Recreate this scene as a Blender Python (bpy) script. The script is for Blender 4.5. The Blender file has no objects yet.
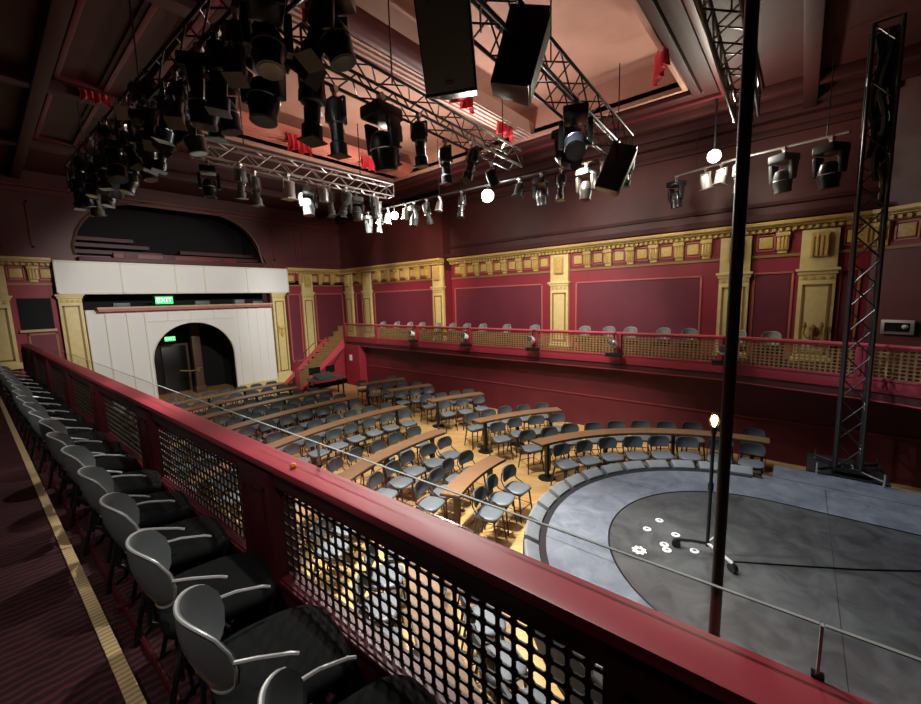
import bpy, math, random
from mathutils import Vector, Matrix
PI = math.pi
random.seed(7)
S = bpy.context.scene
C = S.collection
def R(d): return math.radians(d)

# ------------------------------------------------------------------ camera
cam_d = bpy.data.cameras.new('camera'); cam = bpy.data.objects.new('camera', cam_d); C.objects.link(cam)
S.camera = cam
cam_d.sensor_width = 36.0; cam_d.lens = 402.63 / 921 * 36.0; cam_d.clip_start = 0.02; cam_d.clip_end = 200
yaw, pit, rol = R(40.19), R(7.595), R(-1.635)
fw = Vector((math.cos(yaw)*math.cos(pit), math.sin(yaw)*math.cos(pit), -math.sin(pit)))
rt = Vector((math.sin(yaw), -math.cos(yaw), 0)); up = rt.cross(fw)
r2 = rt*math.cos(rol) + up*math.sin(rol); u2 = -rt*math.sin(rol) + up*math.cos(rol)
mw = Matrix((r2, u2, -fw)).transposed().to_4x4(); mw.translation = Vector((0, 0, 4.05))
cam.matrix_world = mw
# ------------------------------------------------------------------ world, lights, exposure
W = bpy.data.worlds.new('world'); S.world = W; W.use_nodes = True
W.node_tree.nodes['Background'].inputs[0].default_value = (0.9, 0.55, 0.5, 1)
W.node_tree.nodes['Background'].inputs[1].default_value = 0.03
S.view_settings.view_transform = 'Standard'; S.view_settings.look = 'None'
S.view_settings.gamma = 1.0; S.view_settings.use_curve_mapping = False
S.view_settings.exposure = 0.42
def spot(name, loc, to, power, col, size=60, blend=0.6, rad=0.12):
    d = bpy.data.lights.new(name, 'SPOT'); d.energy = power; d.color = col
    d.spot_size = R(size); d.spot_blend = blend; d.shadow_soft_size = rad
    o = bpy.data.objects.new(name, d); C.objects.link(o); o.location = loc
    o.rotation_euler = (Vector(to) - Vector(loc)).to_track_quat('-Z', 'Y').to_euler()
    return o
def point(name, loc, power, col, rad=0.1):
    d = bpy.data.lights.new(name, 'POINT'); d.energy = power; d.color = col; d.shadow_soft_size = rad
    o = bpy.data.objects.new(name, d); C.objects.link(o); o.location = loc
    return o
WARM, COOL, NEUT = (1, .80, .58), (.78, .88, 1.0), (1, .96, .90)
spot('stage_wash', (5.0, 3.0, 7.0), (6.6, -0.2, 0.6), 900, COOL, 75)
spot('stage_wash_back', (8.6, 2.4, 6.8), (8.2, -1.2, 0.6), 420, COOL, 70)
spot('floor_wash_near', (3.0, 4.7, 6.6), (2.7, 2.7, 0), 3700, NEUT, 75)
spot('floor_wash_mid', (5.6, 5.4, 6.7), (6.6, 5.4, 0), 1500, NEUT, 95)
spot('floor_wash_rear', (5.2, 9.1, 6.6), (5.8, 10.5, 0), 1500, NEUT, 105)
spot('proscenium_wash', (4.4, 9.3, 6.6), (5.6, 19.3, 3.0), 1500, NEUT, 62)
spot('proscenium_wash_side', (2.1, 9.6, 6.6), (2.0, 19.3, 4.0), 500, NEUT, 50)
spot('corner_wash', (7.4, 9.2, 6.7), (12.0, 18.0, 3.4), 1800, NEUT, 58)
point('work_light_glow_middle', (8.78, 6.4, 6.62), 260, NEUT, .12)
point('work_light_glow_stage', (11.15, 1.7, 7.04), 120, (1, .95, .75), .12)
point('work_light_glow_rear', (8.6, 9.85, 6.62), 190, (1, .95, .82), .12)
spot('balcony_house_light', (-1.2, .0, 7.9), (.55, 3.0, 2.9), 210, NEUT, 38, .6, .08)
spot('balcony_house_light_far', (-1.2, 4.0, 7.9), (.5, 8.5, 2.9), 380, NEUT, 48, .5, .08)
spot('rail_wash', (2.05, 2.2, 6.75), (.85, 1.3, 2.9), 230, NEUT, 60, .8, .07)
spot('rail_wash_rear', (2.0, 6.2, 6.75), (.85, 5.2, 2.9), 260, NEUT, 75, .8, .07)
spot('added_rail_sheen_light', (5.7, 5.25, 6.7), (1.1, 1.0, 3.15), 430, NEUT, 30, .8, .12)  # added spot, placed so its reflection lays a sheen on the rail cap
spot('far_balcony_wash', (7.4, 4.8, 6.7), (11.3, 6.5, 2.8), 820, (1, .9, .84), 85, .7, .1)
spot('wall_wash', (8.8, 4.0, 6.8), (13.4, 3.6, 4.6), 520, WARM, 95)
spot('wall_wash_bay', (8.6, 9.6, 6.8), (13.0, 14.6, 4.2), 900, WARM, 75)

# ------------------------------------------------------------------ materials
def mat(name, col, rough=0.6, metal=0.0, noise=0.0, nscale=8.0, bump=0.0, spec=0.5, emit=None, es=0.0):
    m = bpy.data.materials.new(name); m.use_nodes = True
    nt = m.node_tree; b = nt.nodes['Principled BSDF']
    b.inputs['Base Color'].default_value = (*col, 1); b.inputs['Roughness'].default_value = rough
    b.inputs['Metallic'].default_value = metal; b.inputs['Specular IOR Level'].default_value = spec
    if emit: b.inputs['Emission Color'].default_value = (*emit, 1); b.inputs['Emission Strength'].default_value = es
    if noise > 0 or bump > 0:
        tc = nt.nodes.new('ShaderNodeTexCoord'); n = nt.nodes.new('ShaderNodeTexNoise')
        n.inputs['Scale'].default_value = nscale; n.inputs['Detail'].default_value = 5
        nt.links.new(tc.outputs['Object'], n.inputs['Vector'])
        if noise > 0:
            r = nt.nodes.new('ShaderNodeValToRGB')
            r.color_ramp.elements[0].position = .3; r.color_ramp.elements[1].position = .7
            r.color_ramp.elements[0].color = (*[c*(1-noise) for c in col], 1)
            r.color_ramp.elements[1].color = (*[min(1, c*(1+noise)) for c in col], 1)
            nt.links.new(n.outputs['Fac'], r.inputs['Fac']); nt.links.new(r.outputs['Color'], b.inputs['Base Color'])
        if bump > 0:
            bp = nt.nodes.new('ShaderNodeBump'); bp.inputs['Strength'].default_value = bump; bp.inputs['Distance'].default_value = .01
            nt.links.new(n.outputs['Fac'], bp.inputs['Height']); nt.links.new(bp.outputs['Normal'], b.inputs['Normal'])
    return m
M = {}
M['red_wall'] = mat('red_wall_paint', (.25, .018, .036), .55, noise=.08, nscale=2)
M['plum'] = mat('plum_panel_paint', (.145, .018, .035), .6, noise=.1, nscale=1.5)
M['maroon'] = mat('maroon_paint', (.115, .012, .018), .5, noise=.15, nscale=2)
M['dark_maroon'] = mat('dark_maroon_paint', (.050, .006, .009), .55, noise=.2, nscale=2)
M['ceil_maroon'] = mat('ceiling_maroon_paint', (.052, .008, .008), .65, noise=.15, nscale=2)
M['upper_maroon'] = mat('brownish_maroon_paint', (.075, .014, .014), .5, noise=.15, nscale=2)
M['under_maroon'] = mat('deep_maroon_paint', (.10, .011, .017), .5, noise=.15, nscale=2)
M['plum_trim'] = mat('dull_red_trim', (.20, .03, .04), .5)
M['line_rose'] = mat('rose_gold_line', (.42, .13, .10), .45)
M['rail_red'] = mat('rail_red_gloss', (.44, .052, .075), .42, noise=.05, nscale=3)
M['rail_side'] = mat('railing_oxblood', (.085, .008, .014), .42, noise=.08, nscale=3)
M['fascia'] = mat('fascia_red', (.50, .075, .09), .4, noise=.06, nscale=3)
M['gold'] = mat('gold_paint', (.56, .39, .12), .45, noise=.15, nscale=14)
M['cream'] = mat('cream_gold_paint', (.66, .54, .24), .5, noise=.08, nscale=6)
M['gold_line'] = mat('brown_gold_line', (.26, .15, .045), .5)
M['grille'] = mat('gilded_lattice', (.25, .155, .06), .45, noise=.2, nscale=20)
M['grille_backlit'] = mat('backlit_lattice', (.035, .022, .012), .55)  # near lattice seen against the light; its shade is put into the colour
M['plaster'] = mat('salmon_plaster', (.50, .26, .20), .7, noise=.12, nscale=1.2)
M['pale_plaster'] = mat('pale_pink_plaster', (.62, .42, .38), .6, noise=.06, nscale=3)
M['pink_lit_plaster'] = mat('pink_lit_plaster', (.62, .20, .15), .6, noise=.08, nscale=3)  # pale plaster with the rear beam's pink-orange light put into the colour
M['cloth_red'] = mat('scarlet_cloth', (.55, .02, .035), .75, bump=.3, nscale=20)
M['black'] = mat('black_powder_coat', (.013, .013, .014), .3, .2)
M['void'] = mat('black_drape_and_dark_void', (.006, .005, .006), .9)  # black cloth; also painted darkness inside openings, loft, alcove and vestibule
M['blackgloss'] = mat('black_gloss', (.012, .012, .013), .18)
M['steel'] = mat('aluminium', (.62, .62, .62), .3, 1.0)
M['truss'] = mat('black_truss_tube', (.06, .058, .056), .32, .7)
M['alu_truss'] = mat('raw_aluminium_truss', (.36, .35, .34), .42, .7)
M['rim_silver'] = mat('satin_silver_rim', (.62, .63, .63), .3, .25)
M['chrome'] = mat('chrome', (.85, .85, .85), .12, 1.0)
M['backrest'] = mat('grey_backrest_shell', (.20, .225, .23), .42, noise=.04, nscale=30)
M['fabric_black'] = mat('black_seat_fabric', (.012, .0125, .013), .9, spec=.12, bump=.2, nscale=90)
M['stool_seat'] = mat('slate_blue_vinyl', (.125, .145, .162), .42, noise=.05, nscale=10)
M['stool_back'] = mat('dark_slate_vinyl', (.05, .06, .064), .5)
M['stool_frame'] = mat('dark_wood_leg', (.03, .022, .018), .4)
M['edge'] = mat('black_table_edge', (.03, .025, .02), .5)
M['brown'] = mat('brown_column', (.10, .05, .03), .5)
M['lens'] = mat('lens_glass', (.05, .05, .06), .08)
M['white'] = mat('white_plastic', (.8, .8, .78), .4)
M['offwhite_rib'] = mat('offwhite_batten', (.72, .70, .62), .6)
M['bulb'] = mat('warm_bulb', (1, .8, .5), .3, emit=(1, .50, .16), es=16)
M['lamp_face'] = mat('lit_lamp_lens', (1, 1, 1), .3, emit=(1, .96, .85), es=110)
M['exit_green'] = mat('exit_green', (.02, .5, .06), .4, emit=(.05, 1, .16), es=1.3)
M['exit_text'] = mat('exit_letters', (.7, 1, .7), .4, emit=(.45, 1, .5), es=2.0)
M['orange'] = mat('orange_plastic', (.85, .28, .05), .4)
M['stage_pad'] = mat('grey_pad_vinyl', (.17, .185, .195), .5, noise=.08, nscale=9)
M['desk'] = mat('desk_grey', (.10, .11, .11), .5)
M['pink'] = mat('rose_painted_timber', (.42, .13, .12), .5, noise=.06, nscale=6)
M['tan'] = mat('tan_timber', (.5, .33, .2), .5, noise=.1, nscale=6)

def wood(name, c1, c2, board, ang, rough, seam=.02):
    m = bpy.data.materials.new(name); m.use_nodes = True; nt = m.node_tree; b = nt.nodes['Principled BSDF']
    tc = nt.nodes.new('ShaderNodeTexCoord'); mp = nt.nodes.new('ShaderNodeMapping'); mp.inputs['Rotation'].default_value = (0, 0, R(ang))
    nt.links.new(tc.outputs['Object'], mp.inputs['Vector'])
    br = nt.nodes.new('ShaderNodeTexBrick'); br.inputs['Scale'].default_value = 1
    br.inputs['Brick Width'].default_value = 1.6; br.inputs['Row Height'].default_value = board
    br.inputs['Mortar Size'].default_value = seam*board; br.inputs['Bias'].default_value = 0
    br.inputs['Color1'].default_value = (*c1, 1); br.inputs['Color2'].default_value = (*c2, 1)
    br.inputs['Mortar'].default_value = (*[c*.35 for c in c1], 1)
    nt.links.new(mp.outputs[0], br.inputs['Vector'])
    sc = nt.nodes.new('ShaderNodeMapping'); sc.inputs['Scale'].default_value = (1.2, 22, 1)
    nt.links.new(mp.outputs[0], sc.inputs['Vector'])
    n = nt.nodes.new('ShaderNodeTexNoise'); n.inputs['Scale'].default_value = 3; n.inputs['Detail'].default_value = 6
    nt.links.new(sc.outputs[0], n.inputs['Vector'])
    mx = nt.nodes.new('ShaderNodeMix'); mx.data_type = 'RGBA'; mx.blend_type = 'MULTIPLY'; mx.inputs[0].default_value = .55
    rr = nt.nodes.new('ShaderNodeValToRGB'); rr.color_ramp.elements[0].position = .3; rr.color_ramp.elements[0].color = (.55, .5, .45, 1); rr.color_ramp.elements[1].position = .65
    nt.links.new(n.outputs['Fac'], rr.inputs['Fac'])
    nt.links.new(br.outputs['Color'], mx.inputs[6]); nt.links.new(rr.outputs['Color'], mx.inputs[7])
    nt.links.new(mx.outputs[2], b.inputs['Base Color']); b.inputs['Roughness'].default_value = rough
    return m
M['floor_wood'] = wood('oak_floorboards', (.66, .42, .17), (.54, .32, .12), .10, 62, .36)
M['counter'] = wood('walnut_counter', (.25, .14, .072), (.20, .11, .056), .5, 20, .35, .0)

def scuffed(name, c1, c2, scale, rough):
    m = bpy.data.materials.new(name); m.use_nodes = True; nt = m.node_tree; b = nt.nodes['Principled BSDF']
    tc = nt.nodes.new('ShaderNodeTexCoord')
    n = nt.nodes.new('ShaderNodeTexNoise'); n.inputs['Scale'].default_value = scale; n.inputs['Detail'].default_value = 10; n.inputs['Roughness'].default_value = .65
    n.inputs['Distortion'].default_value = .8
    nt.links.new(tc.outputs['Object'], n.inputs['Vector'])
    r = nt.nodes.new('ShaderNodeValToRGB'); r.color_ramp.elements[0].position = .35; r.color_ramp.elements[1].position = .68
    r.color_ramp.elements[0].color = (*c1, 1); r.color_ramp.elements[1].color = (*c2, 1)
    nt.links.new(n.outputs['Fac'], r.inputs['Fac']); nt.links.new(r.outputs['Color'], b.inputs['Base Color'])
    b.inputs['Roughness'].default_value = rough
    return m
M['stage_grey'] = scuffed('scuffed_blue_grey_deck', (.088, .103, .128), (.175, .192, .22), 3.2, .5)
M['stage_dark'] = scuffed('scuffed_charcoal_deck', (.028, .030, .031), (.085, .088, .088), 2.6, .42)

def striped(name, base, stripe, scale, ang, width, rough=.85):
    m = bpy.data.materials.new(name); m.use_nodes = True; nt = m.node_tree; b = nt.nodes['Principled BSDF']
    tc = nt.nodes.new('ShaderNodeTexCoord'); mp = nt.nodes.new('ShaderNodeMapping'); mp.inputs['Rotation'].default_value = (0, 0, R(ang))
    nt.links.new(tc.outputs['Object'], mp.inputs['Vector'])
    w = nt.nodes.new('ShaderNodeTexWave'); w.inputs['Scale'].default_value = scale; w.inputs['Distortion'].default_value = 1.0 if name != 'striped_maroon_carpet' else 3.5
    w.inputs['Detail'].default_value = 1.5; w.inputs['Detail Scale'].default_value = 2
    nt.links.new(mp.outputs[0], w.inputs['Vector'])
    r = nt.nodes.new('ShaderNodeValToRGB'); r.color_ramp.elements[0].position = width; r.color_ramp.elements[1].position = width+.12
    r.color_ramp.elements[0].color = (*base, 1); r.color_ramp.elements[1].color = (*stripe, 1)
    nt.links.new(w.outputs['Fac'], r.inputs['Fac']); nt.links.new(r.outputs['Color'], b.inputs['Base Color'])
    b.inputs['Roughness'].default_value = rough
    return m
M['carpet'] = striped('striped_maroon_carpet', (.022, .004, .006), (.085, .014, .020), 5.5, 90, .55)
M['nosing'] = striped('ribbed_gold_nosing', (.55, .38, .17), (.80, .62, .34), 9, 90, .4, .4)
M['white_wall'] = striped('ribbed_white_panel', (.74, .75, .73), (.80, .81, .79), 8, 0, .5, .7)

def glassmat():
    m = bpy.data.materials.new('clear_glass'); m.use_nodes = True; nt = m.node_tree
    for n in list(nt.nodes):
        if n.type == 'BSDF_PRINCIPLED': nt.nodes.remove(n)
    o = nt.nodes['Material Output']; t = nt.nodes.new('ShaderNodeBsdfTransparent'); t.inputs[0].default_value = (.97, .98, .98, 1)
    g = nt.nodes.new('ShaderNodeBsdfGlossy'); g.inputs['Roughness'].default_value = .16
    f = nt.nodes.new('ShaderNodeValue'); f.outputs[0].default_value = .045
    mx = nt.nodes.new('ShaderNodeMixShader'); nt.links.new(f.outputs[0], mx.inputs[0]); nt.links.new(t.outputs[0], mx.inputs[1]); nt.links.new(g.outputs[0], mx.inputs[2])
    nt.links.new(mx.outputs[0], o.inputs[0]); return m
M['glass'] = glassmat()
M['glass_edge'] = mat('polished_glass_edge', (.42, .47, .46), .5)

# ------------------------------------------------------------------ mesh helper
class MB:
    def __init__(s): s.v = []; s.f = []; s.m = []; s.mi = 0
    def add(s, vs, fs, mtx=None):
        n = len(s.v)
        s.v += [tuple((mtx @ Vector(v)) if mtx else v) for v in vs]
        s.f += [tuple(i+n for i in f) for f in fs]; s.m += [s.mi]*len(fs); return s
    def box(s, c, d, mtx=None):
        x, y, z = c; a, b, e = [q/2 for q in d]
        vs = [(x+i*a, y+j*b, z+k*e) for i in (-1, 1) for j in (-1, 1) for k in (-1, 1)]
        return s.add(vs, [(0, 1, 3, 2), (4, 6, 7, 5), (0, 4, 5, 1), (2, 3, 7, 6), (0, 2, 6, 4), (1, 5, 7, 3)], mtx)
    def bb(s, x0, x1, y0, y1, z0, z1, mtx=None):
        return s.box(((x0+x1)/2, (y0+y1)/2, (z0+z1)/2), (abs(x1-x0), abs(y1-y0), abs(z1-z0)), mtx)
    def sweep(s, pts, r, n=8, closed=False, caps=True):
        pts = [Vector(p) for p in pts]; k = len(pts); vs = []; u = None
        rr = r if isinstance(r, (list, tuple)) else [r]*k
        for i, p in enumerate(pts):
            if closed: t = pts[(i+1) % k] - pts[i-1]
            else: t = pts[min(i+1, k-1)] - pts[max(i-1, 0)]
            t.normalize()
            if u is None:
                u = t.cross(Vector((0, 0, 1)));
                if u.length < .01: u = t.cross(Vector((1, 0, 0)))
            u = (u - t*u.dot(t)).normalized(); w = t.cross(u)
            for j in range(n):
                a = 2*PI*j/n; vs.append(tuple(p + (u*math.cos(a) + w*math.sin(a))*rr[i]))
        fs = []
        for i in range(k if closed else k-1):
            for j in range(n):
                a = i*n+j; b = i*n+(j+1) % n; c = ((i+1) % k)*n+(j+1) % n; d = ((i+1) % k)*n+j
                fs.append((a, b, c, d))
        if not closed and caps: fs += [tuple(range(n))[::-1], tuple(range((k-1)*n, k*n))]
        return s.add(vs, fs)
    def lathe(s, prof, n=16, mtx=None):   # prof: (r, z) from bottom to top
        vs = []; fs = []
        for r, z in prof:
            for j in range(n): a = 2*PI*j/n; vs.append((r*math.cos(a), r*math.sin(a), z))
        for i in range(len(prof)-1):
            for j in range(n): fs.append((i*n+j, i*n+(j+1) % n, (i+1)*n+(j+1) % n, (i+1)*n+j))
        fs += [tuple(range(n))[::-1], tuple(range((len(prof)-1)*n, len(prof)*n))]
        return s.add(vs, fs, mtx)
    def cushion(s, c, w, d, h, e=3.0, n=28, mtx=None, front=0.0):   # superellipse pad; front lowers the +X edge
        vs = []; fs = []
        lv = [(.86, 0), (.97, .12), (1, .4), (1, .62), (.95, .86), (.84, .97), (.6, 1.02), (.25, 1.0)]
        for sc, t in lv:
            for j in range(n):
                a = 2*PI*j/n; ca, sa = math.cos(a), math.sin(a)
                k = (abs(ca)**e + abs(sa)**e)**(-1/e); x = ca*k*sc; y = sa*k*sc
                dz = -front*max(0, x)**2
                vs.append((c[0]+x*w/2, c[1]+y*d/2, c[2]+h*t+dz))
        for i in range(len(lv)-1):
            for j in range(n): fs.append((i*n+j, i*n+(j+1) % n, (i+1)*n+(j+1) % n, (i+1)*n+j))
        fs += [tuple(range(n))[::-1], tuple(range((len(lv)-1)*n, len(lv)*n))]
        return s.add(vs, fs, mtx)
    def prism(s, poly, z0, z1, mtx=None):
        n = len(poly); vs = [(x, y, z0) for x, y in poly] + [(x, y, z1) for x, y in poly]
        fs = [tuple(range(n))[::-1], tuple(range(n, 2*n))] + [(i, (i+1) % n, n+(i+1) % n, n+i) for i in range(n)]
        return s.add(vs, fs, mtx)
    def arcslab(s, cx, cy, r0, r1, a0, a1, z0, z1, n=24):
        vs = []; fs = []
        for i in range(n+1):
            a = R(a0+(a1-a0)*i/n); c, q = math.cos(a), math.sin(a)
            for r, z in ((r0, z0), (r1, z0), (r1, z1), (r0, z1)): vs.append((cx+r*c, cy+r*q, z))
        for i in range(n):
            for k in range(4): fs.append((i*4+k, i*4+(k+1) % 4, (i+1)*4+(k+1) % 4, (i+1)*4+k))
        fs += [(3, 2, 1, 0), tuple(n*4+k for k in range(4))]
        return s.add(vs, fs)
    def mesh(s, name, mats, smooth=35, bevel=0):
        me = bpy.data.meshes.new(name); me.from_pydata(s.v, [], s.f)
        for m in (mats if isinstance(mats, (list, tuple)) else [mats]): me.materials.append(M[m] if isinstance(m, str) else m)
        me.polygons.foreach_set('material_index', s.m)
        import bmesh
        bm = bmesh.new(); bm.from_mesh(me); bmesh.ops.recalc_face_normals(bm, faces=bm.faces)
        if bevel: bmesh.ops.bevel(bm, geom=[e for e in bm.edges if len(e.link_faces) == 2 and e.calc_face_angle(0) > .6], offset=bevel, segments=2, affect='EDGES', profile=.6)
        bm.to_mesh(me); bm.free()
        me.polygons.foreach_set('use_smooth', [True]*len(me.polygons)); me.set_sharp_from_angle(angle=R(smooth))
        return me
    def build(s, name, mats, parent=None, loc=(0, 0, 0), smooth=35, bevel=0):
        o = bpy.data.objects.new(name, s.mesh(name, mats, smooth, bevel)); C.objects.link(o); o.location = loc
        if parent: o.parent = parent
        return o
def tag(o, label=None, cat=None, group=None, kind=None):
    if label: o['label'] = label
    if cat: o['category'] = cat
    if group: o['group'] = group
    if kind: o['kind'] = kind
    return o
def thing(name, label, cat, loc=(0, 0, 0), rz=0, group=None):
    o = bpy.data.objects.new(name, None); C.objects.link(o); o.location = loc; o.rotation_euler = (0, 0, rz)
    return tag(o, label, cat, group)
def struct(name, mb, m, parent=None, **k):
    o = mb.build(name, m, parent, **k)
    if not parent: o['kind'] = 'structure'
    return o
def dup(root, loc, rz=0, label=None, group=None, rx=0, ry=0):
    r = root.copy(); C.objects.link(r); r.location = loc; r.rotation_euler = (rx, ry, rz)
    if label: r['label'] = label
    if group: r['group'] = group
    for ch in list(root.children):
        c = ch.copy(); C.objects.link(c); c.parent = r
        for g in ch.children:
            d = g.copy(); C.objects.link(d); d.parent = c
    return r
ORD = ['first', 'second', 'third', 'fourth', 'fifth', 'sixth', 'seventh', 'eighth', 'ninth', 'tenth', 'eleventh', 'twelfth',
       'thirteenth', 'fourteenth', 'fifteenth', 'sixteenth', 'seventeenth', 'eighteenth', 'nineteenth', 'twentieth', 'twenty-first', 'twenty-second', 'twenty-third', 'twenty-fourth']

# ------------------------------------------------------------------ room shell
YB = 19.5            # back wall face
HC = 8.55            # side ceiling height
struct('floor', MB().bb(-2.6, 14.6, -7, 23, -.1, 0), 'floor_wood')
w = MB()
w.bb(-2.2, 2.35, YB, YB+.3, 0, HC); w.bb(9.05, 14, YB, YB+.3, 0, HC)
w.bb(2.35, 9.05, YB, YB+.3, 5.55, 5.93)
w.bb(2.35, 9.05, YB, YB+.3, 8.15, HC)
n = 26    # spandrels round the flat-topped organ arch
def arch_z(x):
    u = abs((x-5.6)/3.25); return 5.95 + 2.05*(max(0, 1-u**3.2))**.5
ww = MB(); vs = []; fs = []
for i in range(n+1):
    x = 2.35+6.7*i/n; za = arch_z(x)
    vs += [(x, YB, za), (x, YB, 8.16), (x, YB+.3, za), (x, YB+.3, 8.16)]
for i in range(n):
    a = i*4; fs += [(a, a+4, a+5, a+1), (a, a+2, a+6, a+4)]
w.add(vs, fs)
struct('wall_back', w, 'upper_maroon', smooth=20)
bw = bpy.data.objects['wall_back']
# coloured lower panels of the back wall
def frame(mb, ax, a0, a1, z0, z1, pos, w=.06, d=.03, sgn=-1):
    """moulding frame; ax 'x' lies on a Y=pos wall, ax 'y' on an X=pos wall"""
    for (p0, p1, q0, q1) in ((a0, a1, z0, z0+w), (a0, a1, z1-w, z1), (a0, a0+w, z0, z1), (a1-w, a1, z0, z1)):
        if ax == 'x': mb.bb(p0, p1, pos, pos+sgn*d, q0, q1)
        else: mb.bb(pos, pos+sgn*d, p0, p1, q0, q1)
mb = MB().bb(9.87, 13.4, YB-.03, YB+.01, 0, 5.15); mb.build('red_lower_panel', 'red_wall', bw)
mb = MB().bb(9.95, 10.5, YB-.05, YB-.02, 1.2, 4.45).bb(11.45, 13.0, YB-.05, YB-.02, 2.1, 4.45); mb.build('plum_inset_panel', 'plum', bw)
mb = MB(); frame(mb, 'x', 9.90, 10.55, 1.1, 4.5, YB-.03, .05, .04); frame(mb, 'x', 11.38, 13.05, 2.0, 4.52, YB-.03, .06, .04); mb.build('panel_moulding', 'line_rose', bw)
mb = MB().bb(.68, 1.78, YB-.04, YB+.01, 1.5, 5.0); mb.build('red_side_panel', 'red_wall', bw)
mb = MB().bb(.84, 1.62, YB-.07, YB-.03, 3.42, 4.45); mb.build('dark_window_opening', 'void', bw)  # black sheet standing for the darkness inside the opening
mb = MB().bb(.80, 1.66, YB-.16, YB-.03, 3.34, 3.42); mb.build('window_sill', 'tan', bw)
mb = MB().bb(1.0, 1.62, YB-.06, YB-.03, 1.7, 3.2); mb.build('plum_side_panel', 'plum', bw)
mb = MB(); frame(mb, 'x', .96, 1.66, 1.7, 3.28, YB-.03, .05, .05); mb.build('side_panel_moulding', 'gold_line', bw)
# arch trim of the organ loft
mb = MB(); pts = [(2.4, YB-.03, 5.95)]+[(2.35+.02+6.66*i/40, YB-.03, arch_z(2.37+6.66*i/40)) for i in range(41)]+[(8.8, YB-.03, 5.95)]
mb.sweep(pts, .05, 6); mb.build('arch_moulding', 'brown', bw)
mb = MB()
for x0, x1 in ((-.4, .4), (.65, 1.45), (9.4, 10.6), (10.9, 12.6)): frame(mb, 'x', x0, x1, 6.1, 7.6, YB, .07, .04)
mb.bb(-2, 13.6, YB-.06, YB, 7.86, 7.98).bb(-2, 13.6, YB-.1, YB, 8.02, 8.1).bb(9.3, 13.2, YB-.05, YB, 5.8, 5.9).bb(-2, 2.0, YB-.05, YB, 5.8, 5.9)
mb.build('upper_wall_moulding', 'maroon', bw)

# organ loft
t = thing('organ_loft', 'dark organ loft with low maroon tiers behind the flat arch above the white header', 'loft', (5.6, YB+.3, 5.9))
def rel(mb, x, y, z):
    mb.v = [(a-x, b-y, c-z) for a, b, c in mb.v]; return mb
O = (5.6, YB+.3, 5.9)
rel(MB().bb(2.2, 9.2, YB+2.7, YB+2.8, 5.6, 8.4).bb(2.2, 2.3, YB+.3, YB+2.8, 5.6, 8.4).bb(9.1, 9.2, YB+.3, YB+2.8, 5.6, 8.4).bb(2.2, 9.2, YB+.3, YB+2.8, 8.35, 8.45), *O).build('back_lining', 'void', t)
rel(MB().bb(2.3, 9.1, YB+.3, YB+2.7, 5.6, 5.95), *O).build('loft_floor', 'dark_maroon', t)
for (x0, x1, y, z) in ((2.32, 5.2, 1.0, 6.25), (2.32, 4.9, 1.5, 6.55), (2.32, 4.5, 2.0, 6.85), (6.3, 9.08, 1.0, 6.2), (6.0, 9.08, 1.5, 6.45)):
    rel(MB().bb(x0, x1, YB+y, YB+y+.45, z-.14, z), *O).build('tier_bench', 'dark_maroon', t)
rel(MB().bb(2.45, 8.75, YB-.32, YB+.3, 5.72, 5.86), *O).build('front_ledge', 'dark_maroon', t, bevel=.01)
rel(MB().bb(3.4, 7.6, YB-.28, YB-.05, 5.86, 6.06), *O).build('painted_front_panel', 'maroon', t, bevel=.01)
for x in (3.9, 5.1, 6.9):
    m = MB(); m.bb(x-.2, x+.2, YB-.33, YB-.29, 5.90, 6.02); rel(m, *O).build('ornament', 'dark_maroon', t, bevel=.01)

# header screen, white front, exits
def corrug(name, x0, x1, z0, z1, y, m, parent):
    return MB().bb(x0, x1, y, y+.06, z0, z1).build(name, m, parent)
t = thing('header_screen', 'long off-white header panel hung across the proscenium under the organ loft', 'panel', (0, 0, 0))
corrug('panel_face', 1.78, 9.87, 4.59, 5.66, YB-.30, 'white_wall', t)
for x in (1.80, 3.54, 5.23, 6.26, 7.96, 9.85): MB().bb(x-.02, x+.02, YB-.33, YB-.29, 4.57, 5.68).build('batten', 'offwhite_rib', t)
MB().bb(1.78, 9.87, YB-.33, YB-.29, 5.64, 5.70).bb(1.78, 9.87, YB-.33, YB-.29, 4.56, 4.62).build('edge_trim', 'offwhite_rib', t)
MB().bb(1.8, 1.86, YB-.24, YB-.04, 4.6, 5.66).bb(9.78, 9.84, YB-.24, YB-.04, 4.6, 5.66).build('side_return', 'black', t)
t = thing('white_arched_screen', 'ribbed white screen wall with a tall dark arched doorway in the middle', 'screen wall', (0, 0, 0))
AX, AR, AZ = 5.70, 1.50, 1.88
mb = MB(); mb.bb(2.42, AX-AR, YB-.12, YB, 0, 4.0).bb(AX+AR, 9.02, YB-.12, YB, 0, 4.0)
vs = []; fs = []; k = 32
for i in range(k+1):
    a = PI - PI*i/k; x = AX+AR*math.cos(a); z = AZ+AR*math.sin(a)
    vs += [(x, YB-.12, z), (x, YB-.12, 4.0), (x, YB, z), (x, YB, 4.0)]
for i in range(k):
    a = i*4; fs += [(a, a+4, a+5, a+1), (a, a+2, a+6, a+4), (a+2, a+3, a+7, a+6)]
mb.add(vs, fs); mb.build('screen_face', 'white_wall', t, smooth=20)
for x in (2.44, 2.95, 3.56, 4.1): MB().bb(x-.018, x+.018, YB-.16, YB-.12, 0, 4.0).build('batten', 'offwhite_rib', t)
for x in (7.45, 7.9, 8.3, 8.68, 9.0): MB().bb(x-.012, x+.012, YB-.15, YB-.12, 0, 4.0).build('batten', 'offwhite_rib', t)
for x in (4.85, 5.65, 6.5): MB().bb(x-.012, x+.012, YB-.15, YB-.12, 3.5, 4.0).build('short_batten', 'offwhite_rib', t)
MB().bb(4.1, 7.45, YB-.15, YB-.12, 3.47, 3.51).build('cross_batten', 'offwhite_rib', t)
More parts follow.
